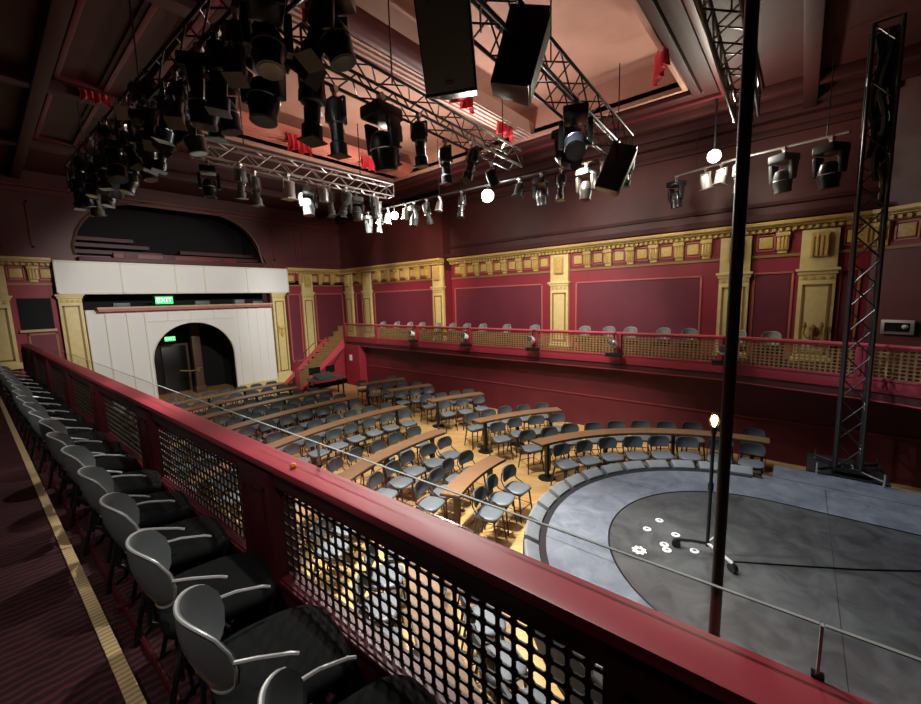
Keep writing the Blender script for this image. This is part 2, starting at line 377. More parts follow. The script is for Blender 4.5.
mb = MB(); mb.sweep([(AX-AR, YB-.13, 0)]+[(AX-AR*math.cos(PI*i/30), YB-.13, AZ+AR*math.sin(PI*i/30)) for i in range(31)]+[(AX+AR, YB-.13, 0)], .02, 6)
mb.build('arch_edge', 'offwhite_rib', t)
MB().bb(7.25, 9.02, YB-.22, YB-.12, 0, .42).build('stone_plinth', 'cream', t, bevel=.02)
t = thing('display_ledge', 'long rose painted ledge along the top of the white screen', 'ledge', (0, 0, 0))
MB().bb(2.72, 8.99, YB-.42, YB-.12, 4.02, 4.09).build('ledge_top', 'tan', t)
MB().bb(2.75, 8.96, YB-.38, YB-.12, 3.93, 4.02).build('ledge_face', 'pink', t)
struct('wall_alcove', MB().bb(2.3, 9.1, YB+.9, YB+1.0, 4.0, 5.6).bb(2.3, 9.1, YB, YB+1.0, 4.0, 4.04), 'void')
for i, (x, w_, h_) in enumerate(((3.5, .5, .2), (6.2, .55, .22), (7.7, .4, .24), (8.5, .45, .16))):
    m = MB().box((0, 0, h_/2), (w_, .3, h_)); m.box((0, -.16, h_/2), (w_*.8, .02, h_*.6))
    tag(m.build('equipment_case', 'desk' if i != 2 else 'stage_pad', None, (x, YB+.2, 4.04), bevel=.015),
        ('dark low case in the gap above the ledge, nearest the window side', 'dark round-cornered case beside the exit sign above the ledge',
         'pale grey case in the gap above the white screen', 'dark case at the balcony end of the gap above the ledge')[i], 'case', 'cases in the gap above the ledge')
def exit_sign(loc, s, label):
    t = thing('exit_sign', label, 'exit sign', loc)
    MB().box((0, 0, 0), (.42*s, .05, .2*s)).build('sign_face', 'exit_green', t, bevel=.008)
    cu = bpy.data.curves.new('letters', 'FONT'); cu.body = 'EXIT'; cu.size = .19*s; cu.align_x = 'CENTER'; cu.align_y = 'CENTER'; cu.extrude = .004
    cu.materials.append(M['exit_text']); tmp = bpy.data.objects.new('tmp', cu); me = bpy.data.meshes.new_from_object(tmp); me.materials.clear(); me.materials.append(M['exit_text'])
    bpy.data.objects.remove(tmp); o = bpy.data.objects.new('lettering', me); C.objects.link(o); o.parent = t
    o.location = (0, -.03, 0); o.rotation_euler = (PI/2, 0, 0)
    MB().box((0, .04, .12*s), (.5*s, .05, .03)).build('bracket', 'black', t)
exit_sign((4.74, YB-.36, 4.30), 1.35, 'bright green exit sign above the rose ledge under the white header')
exit_sign((5.36, 21.5, 2.62), .95, 'small green exit sign inside the dark arched doorway')
# vestibule behind the arch
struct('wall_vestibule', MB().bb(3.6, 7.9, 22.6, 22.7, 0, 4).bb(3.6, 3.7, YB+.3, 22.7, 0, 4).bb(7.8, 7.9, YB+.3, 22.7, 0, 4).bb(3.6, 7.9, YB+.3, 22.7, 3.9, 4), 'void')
t = thing('timber_column', 'brown timber column standing in the dark arched doorway', 'column', (6.35, 21.6, 0))
MB().box((0, 0, 1.9), (.34, .3, 3.8)).build('shaft', 'brown', t, bevel=.02)
MB().box((0, 0, .15), (.44, .4, .3)).build('base', 'brown', t, bevel=.02)
t = thing('wall_bracket_lamp', 'small brass two-armed bracket on the column in the doorway', 'wall lamp', (6.3, 21.43, 1.1))
MB().sweep([(-.75, -.08, .06), (-.3, -.1, -.02), (0, -.06, 0), (.12, -.12, .1)], .03, 8).build('arm', 'gold_line', t)
MB().lathe([(.05, -.1), (.07, 0), (.03, .1)], 12).build('mount', 'gold_line', t)
t = thing('double_door', 'dark pair of doors deep inside the arched doorway', 'door', (5.2, 22.55, 0))
for s in (-1, 1): MB().box((s*.5, 0, 1.1), (.96, .05, 2.2)).build('door_leaf', 'black', t, bevel=.01)
MB().bb(-1.1, 1.1, -.04, .05, 2.2, 2.3).bb(-1.1, -1.0, -.04, .05, 0, 2.2).bb(1.0, 1.1, -.04, .05, 0, 2.2).build('door_frame', 'brown', t)

# side walls
XW, XB = 13.6, 13.1
w = MB().bb(XW, XW+.4, -1.2, 11.9, 0, HC)
w.prism([(13.6, -1.2), (12.3, -3.6), (10.4, -6.2), (10.8, -6.5), (14.0, -4.0), (14.0, -1.2)], 0, HC)
w.bb(XB, XW+.4, 11.9, YB, 0, HC)
struct('wall_far_side', w, 'upper_maroon', smooth=20)
fwall = bpy.data.objects['wall_far_side']
struct('wall_near_side', MB().bb(-2.4, -2.0, -7, 20, 0, HC), 'dark_maroon')
struct('wall_behind_stage', MB().bb(-2.4, 11.2, -6.9, -6.6, 0, HC), 'dark_maroon')
# red dado field above the far balcony, with framed plum panels
MB().bb(XW-.03, XW, -1.2, 11.85, 2.1, 5.25).build('red_field', 'red_wall', fwall)
MB().bb(XB-.03, XB, 12.25, 19.4, 2.1, 5.25).build('red_bay_field', 'red_wall', fwall)
MB().bb(XB, XW-.03, 11.86, 11.895, 2.1, 5.25).build('red_return_field', 'red_wall', fwall)
def wallpanel(y0, y1, x, z0=2.2, z1=4.42):
    MB().bb(x-.045, x-.02, y0, y1, z0, z1).build('plum_inset_panel', 'plum', fwall)
    m = MB(); frame(m, 'y', y0-.08, y1+.08, z0-.08, z1+.08, x-.03, .05, .04); m.build('panel_moulding', 'line_rose', fwall, bevel=.01)
for y0, y1 in ((7.45, 11.6), (2.3, 6.0), (.25, .95), (-.98, -.75)): wallpanel(y0, y1, XW)
wallpanel(12.6, 16.6, XB); wallpanel(17.75, 18.15, XB)
# curved continuation toward the stage
mb = MB()
mb.add([(13.57, -1.2, 2.1), (12.27, -3.6, 2.1), (12.27, -3.6, 5.25), (13.57, -1.2, 5.25)], [(0, 1, 2, 3)]); mb.build('shaded_splay_field', 'maroon', fwall)  # red field continued in darker paint, with the shade of this end put in

# pilasters
def make_pilaster(name, label, loc, rz, h0, h1, wd=.62, dep=.16, capz=None, blk=None):
    t = thing(name, label, 'pilaster', loc, rz, 'gilded pilasters')
    # local: front faces -Y
    MB().bb(-wd/2, wd/2, -dep, 0, h0, h1).build('shaft', 'cream', t, bevel=.012)
    m = MB(); frame(m, 'x', -wd/2+.08, wd/2-.08, h0+.25, h1-.1, -dep, .05, .02); m.build('inset_frame', 'gold_line', t)
    m = MB().bb(-wd/2-.07, wd/2+.07, -dep-.08, 0, h1+.22, h1+.29).bb(-wd/2-.03, wd/2+.03, -dep-.04, 0, h1+.14, h1+.22).bb(-wd/2, wd/2, -dep, 0, h1, h1+.14)
    m.build('capital', 'cream', t, bevel=.01)
    m = MB()
    for i in range(4): m.box((-wd/2+.1+i*(wd-.2)/3, -dep-.015, h1+.07), (.07, .03, .07))
    m.build('capital_rosettes', 'gold', t)
    if blk:
        MB().bb(-wd/2, wd/2, -dep, 0, h1+.29, blk).build('frieze_block', 'cream', t, bevel=.01)
        m = MB(); m.box((0, -dep-.05, (h1+.29+blk)/2+.1), (wd*.5, .1, (blk-h1-.29)*.62))
        for i in range(4): m.box((-wd*.19+i*wd*.127, -dep-.11, (h1+.29+blk)/2+.07), (.04, .04, (blk-h1-.29)*.5))
        m.build('bracket', 'gold', t, bevel=.01)
    m = MB().bb(-wd/2-.05, wd/2+.05, -dep-.05, 0, h0-.02, h0+.18); m.build('base', 'cream', t, bevel=.012)
    return t
FZ = 5.48
make_pilaster('pilaster', 'cream pilaster between the small black opening and the wall end', (.36, YB, 0), 0, 2.2, 4.25, .64, .14, blk=FZ)
make_pilaster('pilaster', 'cream pilaster at the window side of the white screen, under the header', (2.08, YB-.05, 0), 0, .4, 4.28, .6, .16)
make_pilaster('pilaster', 'cream pilaster at the balcony side of the white screen, wearing an ornament', (9.38, YB-.05, 0), 0, .5, 4.28, .6, .16)
make_pilaster('pilaster', 'cream pilaster between two red back wall panels beside the stair', (10.95, YB, 0), 0, .9, 4.28, .6, .14, blk=FZ)
make_pilaster('pilaster', 'cream pilaster nearest the room corner above the stair', (XB, 18.75, 0), -PI/2, 2.15, 4.3, .62, .14, blk=FZ)
make_pilaster('pilaster', 'cream pilaster at the stair end of the plain pink bay panel', (XB, 17.15, 0), -PI/2, 2.15, 4.3, .62, .14, blk=FZ)
make_pilaster('pilaster', 'cream pilaster at the step where the bay wall ends', (XB, 12.15, 0), -PI/2, 2.15, 4.3, .6, .14, blk=FZ)
make_pilaster('pilaster', 'cream pilaster between the two long plum wall panels', (XW, 6.66, 0), -PI/2, 2.15, 4.25, .68, .16, blk=FZ)
make_pilaster('pilaster', 'cream pilaster behind the tall black pole', (XW, 1.45, 0), -PI/2, 2.15, 4.25, .70, .16, blk=FZ)
make_pilaster('pilaster', 'cream pilaster carrying the dark wall sconce beside the tower truss', (XW, -.27, 0), -PI/2, 2.15, 4.25, .70, .16, blk=FZ)
MB().bb(9.0, 9.76, YB-.3, YB, 0, .5).bb(8.9, 9.86, YB-.36, YB, 0, .22).build('pilaster_plinth', 'cream', bw, bevel=.015)
MB().bb(1.7, 2.46, YB-.3, YB, 0, .5).build('pilaster_plinth', 'cream', bw, bevel=.015)
# ornaments
for loc, rz, lab in (((9.38, YB-.21, 2.75), 0, 'gilded torch ornament on the pilaster beside the white screen'), ((XW-.17, -.27, 2.95), -PI/2, 'dark two-branched wall sconce on the cream pilaster')):
    t = thing('wall_sconce', lab, 'wall lamp', loc, rz)
    mm = 'gold' if rz == 0 else 'gold_line'
    MB().lathe([(.02, -.3), (.06, -.2), (.035, 0), (.08, .12), (.02, .2)], 10).build('stem', mm, t, (0, -.07, 0))
    for s in (-1, 1):
        MB().sweep([(0, -.08, -.1), (s*.1, -.12, -.14), (s*.17, -.13, -.03), (s*.16, -.13, .1)], .018, 6).build('arm', mm, t)
        MB().lathe([(.02, 0), (.045, .05), (.03, .14), (.005, .18)], 8).build('candle_shade', mm, t, (s*.16, -.13, .1))

# entablatures (cornice, dentils, gilded squares and brackets)
def entablature(name, label, p0, p1, z0, items, sgn, pitch=.68, scale=1.0):
    """runs from p0 to p1 (xy); room side is sgn * left normal"""
    p0, p1 = Vector((*p0, 0)), Vector((*p1, 0)); d = p1-p0; L = d.length; a = math.atan2(d.y, d.x)
    t = thing(name, label, 'entablature', (p0.x, p0.y, 0), a)
    s = sgn
    def B(x0, x1, y, za, zb): return MB().bb(x0, x1, 0, s*y, za, zb)
    B(0, L, .03, z0+.92, z0+1.52).build('frieze_ground', 'red_wall', t)
    m = MB()
    for yy, za, zb in ((.12, 1.52, 1.56), (.2, 1.6, 1.64), (.32, 1.66, 1.75)): m.bb(0, L, 0, s*yy, z0+za, z0+zb)
    m.bb(0, L, 0, s*.1, z0+1.5, z0+1.6); m.bb(0, L, 0, s*.26, z0+1.64, z0+1.68)
    m.build('cornice', 'gold', t, bevel=.008)
    m = MB(); k = int(L/.14)
    for i in range(k): m.box((.07+i*L/k, s*.14, z0+1.54), (.07, .1, .075))
    m.bb(0, L, s*.08, s*.1, z0+1.49, z0+1.6)
    m.build('dentil_course', 'gold', t)
    B(0, L, .07, z0+.86, z0+.93).build('lower_moulding', 'gold_line', t)
    for x, kind in items:
        if kind == 's':
            m = MB().box((x, s*.05, z0+1.24), (.29*scale, .05, .29)); m.build('square_panel', 'gold', t, bevel=.012)
            m = MB(); x0, x1 = x-.20*scale, x+.20*scale
            for q in ((x0, x1, 1.03, 1.06), (x0, x1, 1.42, 1.45), (x0, x0+.03, 1.03, 1.45), (x1-.03, x1, 1.03, 1.45)): m.bb(q[0], q[1], s*.02, s*.06, z0+q[2], z0+q[3])
            m.build('square_frame', 'line_rose', t)
        else:
            m = MB().box((x, s*.08, z0+1.26), (.24*scale, .12, .44)).box((x, s*.12, z0+1.42), (.28*scale, .16, .1)).box((x, s*.05, z0+1.0), (.2*scale, .06, .1))
            for j in (-1, 0, 1): m.box((x+j*.07, s*.15, z0+1.22), (.035, .04, .3))
            m.build('bracket', 'gold', t, bevel=.008)
    return t
def alt(x0, x1, n, first='s'):
    out = []
    for i in range(n): out.append((x0+(x1-x0)*i/(n-1), 's' if (i % 2 == 0) == (first == 's') else 'b'))
    return out
Z0 = 4.02
entablature('entablature', 'gilded entablature over the red back wall panel beside the stair', (9.9, YB), (13.1, YB), Z0, alt(.25, .75, 2)+alt(1.5, 2.9, 5), -1)
entablature('entablature', 'gilded entablature over the small black opening beside the white header', (-2, YB), (1.75, YB), Z0, alt(.6, 2.0, 5)+[(2.92, 's'), (3.3, 'b'), (3.62, 's')], -1)
entablature('entablature', 'gilded entablature along the projecting bay above the pink panel', (XB, YB), (XB, 11.85), Z0, alt(.2, .4, 2)[:1]+[(1.3, 's'), (1.75, 'b')]+alt(2.95, 6.75, 12), -1)
entablature('entablature', 'longest gilded entablature above the far balcony wall', (XW, 11.85), (XW, -1.25), Z0, alt(.4, 4.55, 13)+alt(5.85, 9.7, 12)+[(11.05, 's'), (11.4, 'b'), (10.85, 'b')][:2]+[(12.75, 's'), (13.0, 'b')], -1)
entablature('entablature', 'gilded entablature on the splayed wall beside the tower truss', (13.6, -1.2), (12.3, -3.6), Z0, alt(.2, 2.5, 7, 'b'), -1)

# ------------------------------------------------------------------ ceiling
RX0, RX1, RY0, RY1 = 3.3, 10.75, 2.15, 12.2
m = MB().bb(-2.4, RX0, -7, 20, HC, HC+.2).bb(RX1, 14.4, -7, 20, HC, HC+.2).bb(RX0, RX1, RY1, 20, HC, HC+.2).bb(RX0, RX1, -7, RY0, HC, HC+.2)
struct('ceiling', m, 'ceil_maroon')
ce = bpy.data.objects['ceiling']
MB().bb(RX0-.1, RX1+.1, RY0-.1, RY1+.1, HC+.75, HC+.9).build('recess_field', 'plaster', ce)
MB().bb(RX0-.1, RX0, RY0, RY1, HC, HC+.8).bb(RX1, RX1+.1, RY0, RY1, HC, HC+.8).bb(RX0, RX1, RY0-.1, RY0, HC, HC+.8).bb(RX0, RX1, RY1, RY1+.1, HC, HC+.8).build('recess_side', 'plaster', ce)
for k, (off, wd, dz, mm) in enumerate(((0.0, .16, .16, 'ceil_maroon'), (-.16, .10, .08, 'plaster'), (.18, .28, .10, 'ceil_maroon'), (.5, .12, .16, 'maroon'), (.75, .45, .06, 'ceil_maroon'))):
    a, b, c, d = RX0-off, RX1+off, RY0-off, RY1+off
    MB().bb(a-wd, b+wd, c-wd, c, HC-dz, HC+.02).bb(a-wd, b+wd, d, d+wd, HC-dz, HC+.02).bb(a-wd, a, c, d, HC-dz, HC+.02).bb(b, b+wd, c, d, HC-dz, HC+.02).build('recess_moulding', mm, ce, bevel=.012)
# coffers outside the recess
m = MB()
for x in (-1.6, .35, 1.15): m.bb(x, x+.22, -7, YB, HC-.3, HC)
for y in (2.6, 7.0, 11.4, 15.6): m.bb(-2, 2.6, y, y+.28, HC-.26, HC)
for x in (11.9, 12.9): m.bb(x, x+.18, -7, YB, HC-.22, HC)
for y in (0, -2.4): m.bb(2.4, 13.6, y, y+.25, HC-.24, HC)
for y in (14.2, 16.4): m.bb(2.4, 13.6, y, y+.22, HC-.24, HC)
m.build('coffer_beam', 'ceil_maroon', ce, bevel=.02)
m = MB()
for (x0, x1, y0, y1) in ((-1.3, .3, 7.4, 11.3), (-1.3, .3, 3.0, 6.9), (1.45, 2.25, 7.4, 11.3), (1.45, 2.25, 3.0, 6.9), (-1.3, .3, 11.8, 15.5), (1.45, 2.25, 11.8, 15.5)):
    m.bb(x0, x1, y0, y0+.08, HC-.1, HC).bb(x0, x1, y1-.08, y1, HC-.1, HC).bb(x0, x0+.08, y0, y1, HC-.1, HC).bb(x1-.08, x1, y0, y1, HC-.1, HC)
m.build('coffer_moulding', 'maroon', ce, bevel=.01)
# high wall mouldings just under the ceiling (far side)
MB().bb(XW-.12, XW, -1.2, 11.9, 7.9, 8.05).bb(XW-.3, XW, -1.2, 11.9, 8.25, HC).bb(XB-.2, XB, 11.9, YB, 8.2, HC).bb(XW-.08, XW, -1.2, 11.9, 6.2, 6.3).bb(XW-.35, XW, -1.2, 11.9, 5.80, 5.95).build('upper_moulding', 'ceil_maroon', fwall, bevel=.015)
# beams across the recess
def ceil_beam(y, x0, x1, label, roll):
    t = thing('ceiling_beam', label, 'beam', (0, y, HC), 0, 'beams under the ceiling recess')
    mm = 'pale_plaster' if roll else 'pink_lit_plaster'
    MB().bb(x0, x1, -.25, .25, .0, .35).build('beam_body', mm, t, bevel=.02)
    m = MB()
    for yy in (-.2, -.07, .07, .2): m.bb(x0, x1, yy-.025, yy+.025, -.05, .0)
    m.build('reeded_underside', mm, t, bevel=.01)
    return t
ceil_beam(6.35, RX0, RX1, 'pale reeded plaster beam crossing the middle of the ceiling recess', True)
ceil_beam(11.35, RX0, RX1, 'pale reeded plaster beam at the proscenium end of the ceiling recess', False)
t = thing('rolled_blind', 'thick maroon rolled blind slung beside the middle ceiling beam', 'blind', (0, 5.85, HC+.02))
MB().sweep([(3.4, 0, 0), (7.35, 0, 0)], .20, 20).build('roll', 'maroon', t)
for x in (3.9, 7.25):
    m = MB(); m.sweep([(x, .24*math.cos(a), .24*math.sin(a)) for a in [2*PI*i/20 for i in range(20)]], .045, 6, closed=True); m.build('strap', 'cloth_red', t)
def swag(loc, rz, w_, h_, label):
    m = MB(); nu = 24; vs = []; fs = []
    for i in range(nu+1):
        u = i/nu; x = (u-.5)*w_; y = .05*math.sin(u*PI*9)
        for j, v in enumerate((0, .35, .7, 1)):
            vs.append((x*(1-.12*math.sin(v*PI)), y*(.4+.8*v)-.03, -h_*v - .04*math.sin(u*PI*4.5)*v))
    n0 = len(vs)
    vs += [(a, b+.05, c) for a, b, c in vs]
    for i in range(nu):
        for j in range(3):
            a = i*4+j; fs.append((a, a+4, a+5, a+1)); fs.append((n0+a, n0+a+1, n0+a+5, n0+a+4))
        fs.append((i*4+3, (i+1)*4+3, n0+(i+1)*4+3, n0+i*4+3)); fs.append((i*4, n0+i*4, n0+(i+1)*4, (i+1)*4))
    for i in (0, nu):
        for j in range(3): a = i*4+j; fs.append((a, a+1, n0+a+1, n0+a))
    m.add(vs, fs); o = m.build('cloth_swag', 'cloth_red', None, loc, smooth=60); o.rotation_euler = (0, 0, rz)
    tag(o, label, 'drape', 'scarlet cloth swags on the ceiling')
swag((6.35, 11.05, HC+.12), 0, .75, .42, 'scarlet cloth gathered round the rear beam above the silver truss')
swag((8.75, 11.05, HC+.1), 0, .6, .34, 'small scarlet cloth near the corner of the ceiling recess')
swag((8.9, 2.32, HC+.15), PI/2*.3, .9, .5, 'scarlet cloth bunched in the ceiling corner over the stage')
swag((7.4, 6.0, HC+.15), 0, .8, .45, 'scarlet cloth at the free end of the rolled blind')
swag((3.95, 6.1, HC+.12), 0, .5, .4, 'scarlet cloth at the truss end of the rolled blind')
swag((9.4, 6.2, HC+.1), 0, .7, .4, 'scarlet cloth on the middle beam by the far edge of the recess')
swag((2.05, 11.3, HC-.14), 0, .5, .16, 'scarlet cloth tied on the dark coffer beam')

# ------------------------------------------------------------------ balconies
def xn(y): return 1.075-.022*y
struct('balcony_floor_near', MB().prism([(xn(-6)+.06, -6), (xn(17.2)+.06, 17.2), (-2, 17.2), (-2, -6)], 1.95, 2.13), 'carpet')
m = MB().prism([(.39, -6), (.07, 12), (-.03, 17.2), (-2, 17.2), (-2, -6)], 2.13, 2.28)
struct('balcony_step_near', m, 'carpet')
o = MB().prism([(.42, -6), (.10, 12), (0, 17.1), (-.05, 17.1), (.045, 12), (.362, -6)], 2.27, 2.292).build('stair_nosing', 'nosing', None)
tag(o, 'ribbed gold nosing strip along the edge of the carpeted balcony step', 'step nosing')
t = thing('step_conduit', 'thin dark red rail along the carpet below the gold nosing', 'rail', (0, 0, 0))
MB().sweep([(.47, -2, 2.15), (.41, 1.5, 2.15), (.30, 7, 2.15), (.16, 14, 2.15)], .016, 8).build('tube', 'rail_side', t)
for y in (1.6, 3.2, 5.0, 7.5, 10): MB().box((.442-.020*y, y, 2.15), (.07, .05, .04)).build('saddle', 'rail_side', t)

FARP = [(11.45, 17.0), (11.42, 14.5), (11.38, 11.8), (11.35, 9.1), (11.35, 6.4), (11.34, 3.8), (11.22, 1.35), (10.62, -.95), (9.55, -3.2), (8.2, -5.2)]
fp = [(x-.02, y) for x, y in FARP]
struct('balcony_floor_far', MB().prism(fp + [(10.9, -6.4), (12.4, -3.7), (13.7, -1.2), (13.7, 17.0)], 1.97, 2.12), 'dark_maroon')
struct('balcony_step_far', MB().prism([(12.1, 16.9), (12.1, 3.0), (11.8, .8), (11.3, -1.2), (10.3, -3.4), (11.4, -4.8), (13.5, -1.2), (13.5, 11.8), (13.05, 11.8), (13.05, 16.9)], 2.12, 2.21), 'dark_maroon')

# lattice panel mesh: length 1 along X, height 1 along Z, real cells
def lattice_mesh(L, H, cols, rows, mat_, bar=.125, dep=.007):
    m = MB(); cw, ch = L/cols, H/rows; q = .14
    for i in range(cols):
        for j in range(rows):
            x0, z0 = i*cw, j*ch; bx, bz = cw*bar, ch*bar
            out = [(x0, z0), (x0+cw, z0), (x0+cw, z0+ch), (x0, z0+ch)]
            a, b, c, d = x0+bx, x0+cw-bx, z0+bz, z0+ch-bz; k = q*cw
            inn = [(a+k, c), (b-k, c), (b, c+k), (b, d-k), (b-k, d), (a+k, d), (a, d-k), (a, c+k)]
            vs = []
            for y in (-dep/2, dep/2): vs += [(x, y, z) for x, z in out] + [(x, y, z) for x, z in inn]
            fs = []
            for s in (0, 12):
                fs += [(s, s+1, s+5, s+4), (s+1, s+6, s+5), (s+1, s+2, s+7, s+6), (s+2, s+8, s+7), (s+2, s+3, s+9, s+8), (s+3, s+10, s+9), (s+3, s, s+11, s+10), (s, s+4, s+11)]
            for e in range(8): fs.append((4+e, 4+(e+1) % 8, 16+(e+1) % 8, 16+e))
            m.add(vs, fs)
    return m.mesh('lattice_panel', mat_, 20)
LAT_N = lattice_mesh(1.9, .59, 29, 9, 'grille_backlit')
LAT_F = lattice_mesh(1.9, .52, 26, 8, 'grille', .16)
def railing(name, label, pts, ztop, zpan0, zpan1, zbase, capw, capm, postm, lat, postw, inner):
    """pts = post centres; inner=+1 if the balcony lies on the left of the run"""
    t = thing(name, label, 'railing', (0, 0, 0))
    m = MB(); mm = MB(); N = len(pts); nrm = []
    P = [Vector((*p, 0)) for p in pts]
    for i in range(N):
        d = (P[min(i+1, N-1)]-P[max(i-1, 0)]).normalized(); nrm.append(Vector((-d.y, d.x, 0)))
    def ribbon(mb, a, b, z0, z1):
        vs = []
        for p, q in zip(P, nrm): vs += [tuple(p+q*a)[:2]+(z0,), tuple(p+q*b)[:2]+(z0,), tuple(p+q*b)[:2]+(z1,), tuple(p+q*a)[:2]+(z1,)]
        fs = []
        for i in range(N-1):
            for k in range(4): fs.append((i*4+k, i*4+(k+1) % 4, i*4+4+(k+1) % 4, i*4+4+k))
        fs += [(0, 1, 2, 3), tuple((N-1)*4+k for k in (3, 2, 1, 0))]
        mb.add(vs, fs)
    ribbon(m, -capw/2, capw/2, ztop-.045, ztop); m.build('handrail_cap', capm, t, bevel=.012)
    m = MB(); ribbon(m, -capw/2+.025, capw/2-.025, ztop-.075, ztop-.045); ribbon(m, -.05, .05, zpan1, ztop-.06); m.build('top_rail', postm, t, bevel=.006)
    m = MB(); ribbon(m, -.055, .055, zbase, zpan0); ribbon(m, -.07, .07, zpan0-.045, zpan0-.01); m.build('base_rail', postm, t, bevel=.006)
    for i, p in enumerate(P):
        d = Vector((nrm[i].y, -nrm[i].x, 0)); a = math.atan2(d.y, d.x)
        o = MB().box((0, 0, (zbase+ztop-.075)/2), (postw, .15, ztop-.075-zbase)).build('post', postm, t, (p.x, p.y, 0), bevel=.01); o.rotation_euler = (0, 0, a)
        m = MB()
        for s in (-1, 1): frame(m, 'x', -postw/2+.06, postw/2-.06, zpan0+.0, zpan1-.02, s*.075, .022, .012, s)
        mo = m.build('post_moulding', postm, o)
        if i < N-1:
            q = P[i+1]; d = (q-p); L = d.length; e = d.normalized()
            g = bpy.data.objects.new('lattice_panel', lat); C.objects.link(g); g.parent = t
            st = p+e*postw/2; ln = L-postw
            g.location = (st.x, st.y, zpan0); g.rotation_euler = (0, 0, math.atan2(e.y, e.x))
            hh = .59 if lat is LAT_N else .52
            g.scale = (ln/1.9, 1, (zpan1-zpan0)/hh)
    return t
npts = [(xn(y), y) for y in (-4.4, -2.15, .16, 2.48, 4.82, 7.1, 9.4, 11.7, 14.0, 16.3)]
nr = railing('balcony_railing', 'near oxblood balcony railing with broad red cap and square lattice panels', npts, 3.15, 2.42, 3.0, 2.13, .158, 'rail_red', 'rail_side', LAT_N, .40, 1)
MB().prism([(xn(-6)+.06, -6), (xn(17.2)+.06, 17.2), (xn(17.2)+.12, 17.2), (xn(-6)+.12, -6)], 1.86, 2.30).build('fascia_board', 'rail_side', nr)
fr = railing('balcony_railing', 'far balcony railing with pink-red cap and gilded lattice above the hall floor', FARP, 3.0, 2.38, 2.92, 2.12, .14, 'fascia', 'red_wall', LAT_F, .16, 1)
# fascia mouldings of the far balcony
P = [Vector((*p, 0)) for p in FARP]
def offs(pts, d):
    out = []
    for i, p in enumerate(pts):
        q = (pts[min(i+1, len(pts)-1)]-pts[max(i-1, 0)]).normalized(); out.append((p.x+q.y*d, p.y-q.x*d))
    return out
for (d0, z0, z1, mm) in ((-.08, 1.96, 2.36, 'fascia'), (-.13, 2.30, 2.37, 'fascia'), (-.12, 2.14, 2.18, 'fascia'), (-.14, 1.93, 2.02, 'fascia'), (-.105, 2.05, 2.08, 'gold_line')):
    a = offs(P, -d0*-1); b = offs(P, 0)
    MB().prism(a + b[::-1], z0, z1).build('fascia_moulding', mm, fr, smooth=20)
for i in range(len(P)):
    pass
# wall under the far balcony
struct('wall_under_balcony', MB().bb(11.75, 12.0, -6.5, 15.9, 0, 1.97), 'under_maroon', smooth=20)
struct('trim_1', MB().bb(11.72, 11.75, -6.5, 15.9, .97, 1.005), 'plum_trim')
struct('wall_stair_end', MB().bb(11.35, 12.6, 15.9, 17.0, 0, 1.97), 'red_wall')
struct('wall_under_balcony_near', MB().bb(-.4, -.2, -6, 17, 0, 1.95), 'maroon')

# glass guard on near railing
t = thing('glass_guard', 'low frameless clear glass guard standing along the outer edge of the near rail', 'glass guard', (0, 0, 0))
for y0, y1 in ((-2.2, -.09), (-.08, 1.98), (1.99, 4.3), (4.31, 6.6), (6.61, 9.0), (9.01, 11.4)):
    xa, xb = xn(y0)+.078, xn(y1)+.078
    MB().prism([(xa, y0), (xb, y1), (xb+.008, y1), (xa+.008, y0)], 3.15, 3.282).build('glass_pane', 'glass', t)
    MB().prism([(xa-.0005, y0), (xb-.0005, y1), (xb+.0085, y1), (xa+.0085, y0)], 3.2822, 3.2855).build('polished_edge', 'glass_edge', t)
for y in (-.085, 1.985, 4.305): MB().bb(xn(y)+.076, xn(y)+.088, y-.003, y+.003, 3.15, 3.284).build('joint', 'glass_edge', t); MB().bb(xn(y)+.072, xn(y)+.092, y-.012, y+.012, 3.15, 3.158).build('clip', 'black', t)
o = MB().lathe([(.006, 0), (.016, .006), (.018, .016), (.012, .028), (.004, .032)], 12).build('earplug', 'orange', None, (xn(2.08)-.02, 2.08, 3.15))
tag(o, 'tiny orange foam plug lying on the red rail cap', 'earplug')

# ------------------------------------------------------------------ balcony chairs
def shell(mb, w_, zc, hh, bow, lean, th=.012, nu=20, nv=8, x0=0, low=1.0, ex=3.0):
    """bowed backrest; faces +X, wings come forward"""
    vs = []; fs = []
    for s in (0, 1):
        for i in range(nu+1):
            u = -1+2*i/nu; e = (1-abs(u)**ex)**.5
            for j in range(nv+1):
                v = -1+2*j/nv
                z = zc + hh*v*(.22+.78*e)*(low if v < 0 else 1)
                x = x0 + bow*abs(u)**2.2 - lean*(z-zc) + (th if s else 0) - .03*(1-v*v)*(1-u*u)
                y = u*w_/2
                vs.append((x, y, z))
    n0 = (nu+1)*(nv+1)
    for i in range(nu):
        for j in range(nv):
            a = i*(nv+1)+j; fs.append((a, a+nv+1, a+nv+2, a+1)); fs.append((n0+a, n0+a+1, n0+a+nv+2, n0+a+nv+1))
    for i in range(nu):
        a = i*(nv+1); fs.append((a, n0+a, n0+a+nv+1, a+nv+1)); a += nv; fs.append((a, a+nv+1, n0+a+nv+1, n0+a))
    for j in range(nv):
        for a in (j, nu*(nv+1)+j): fs.append((a, a+1, n0+a+1, n0+a))
    mb.add(vs, fs)
    rim = []
    for i in range(nu+1): rim.append(vs[i*(nv+1)+nv])
    for j in range(nv-1, 0, -1): rim.append(vs[nu*(nv+1)+j])
    for i in range(nu, -1, -1): rim.append(vs[i*(nv+1)])
    for j in range(1, nv): rim.append(vs[j])
    return rim
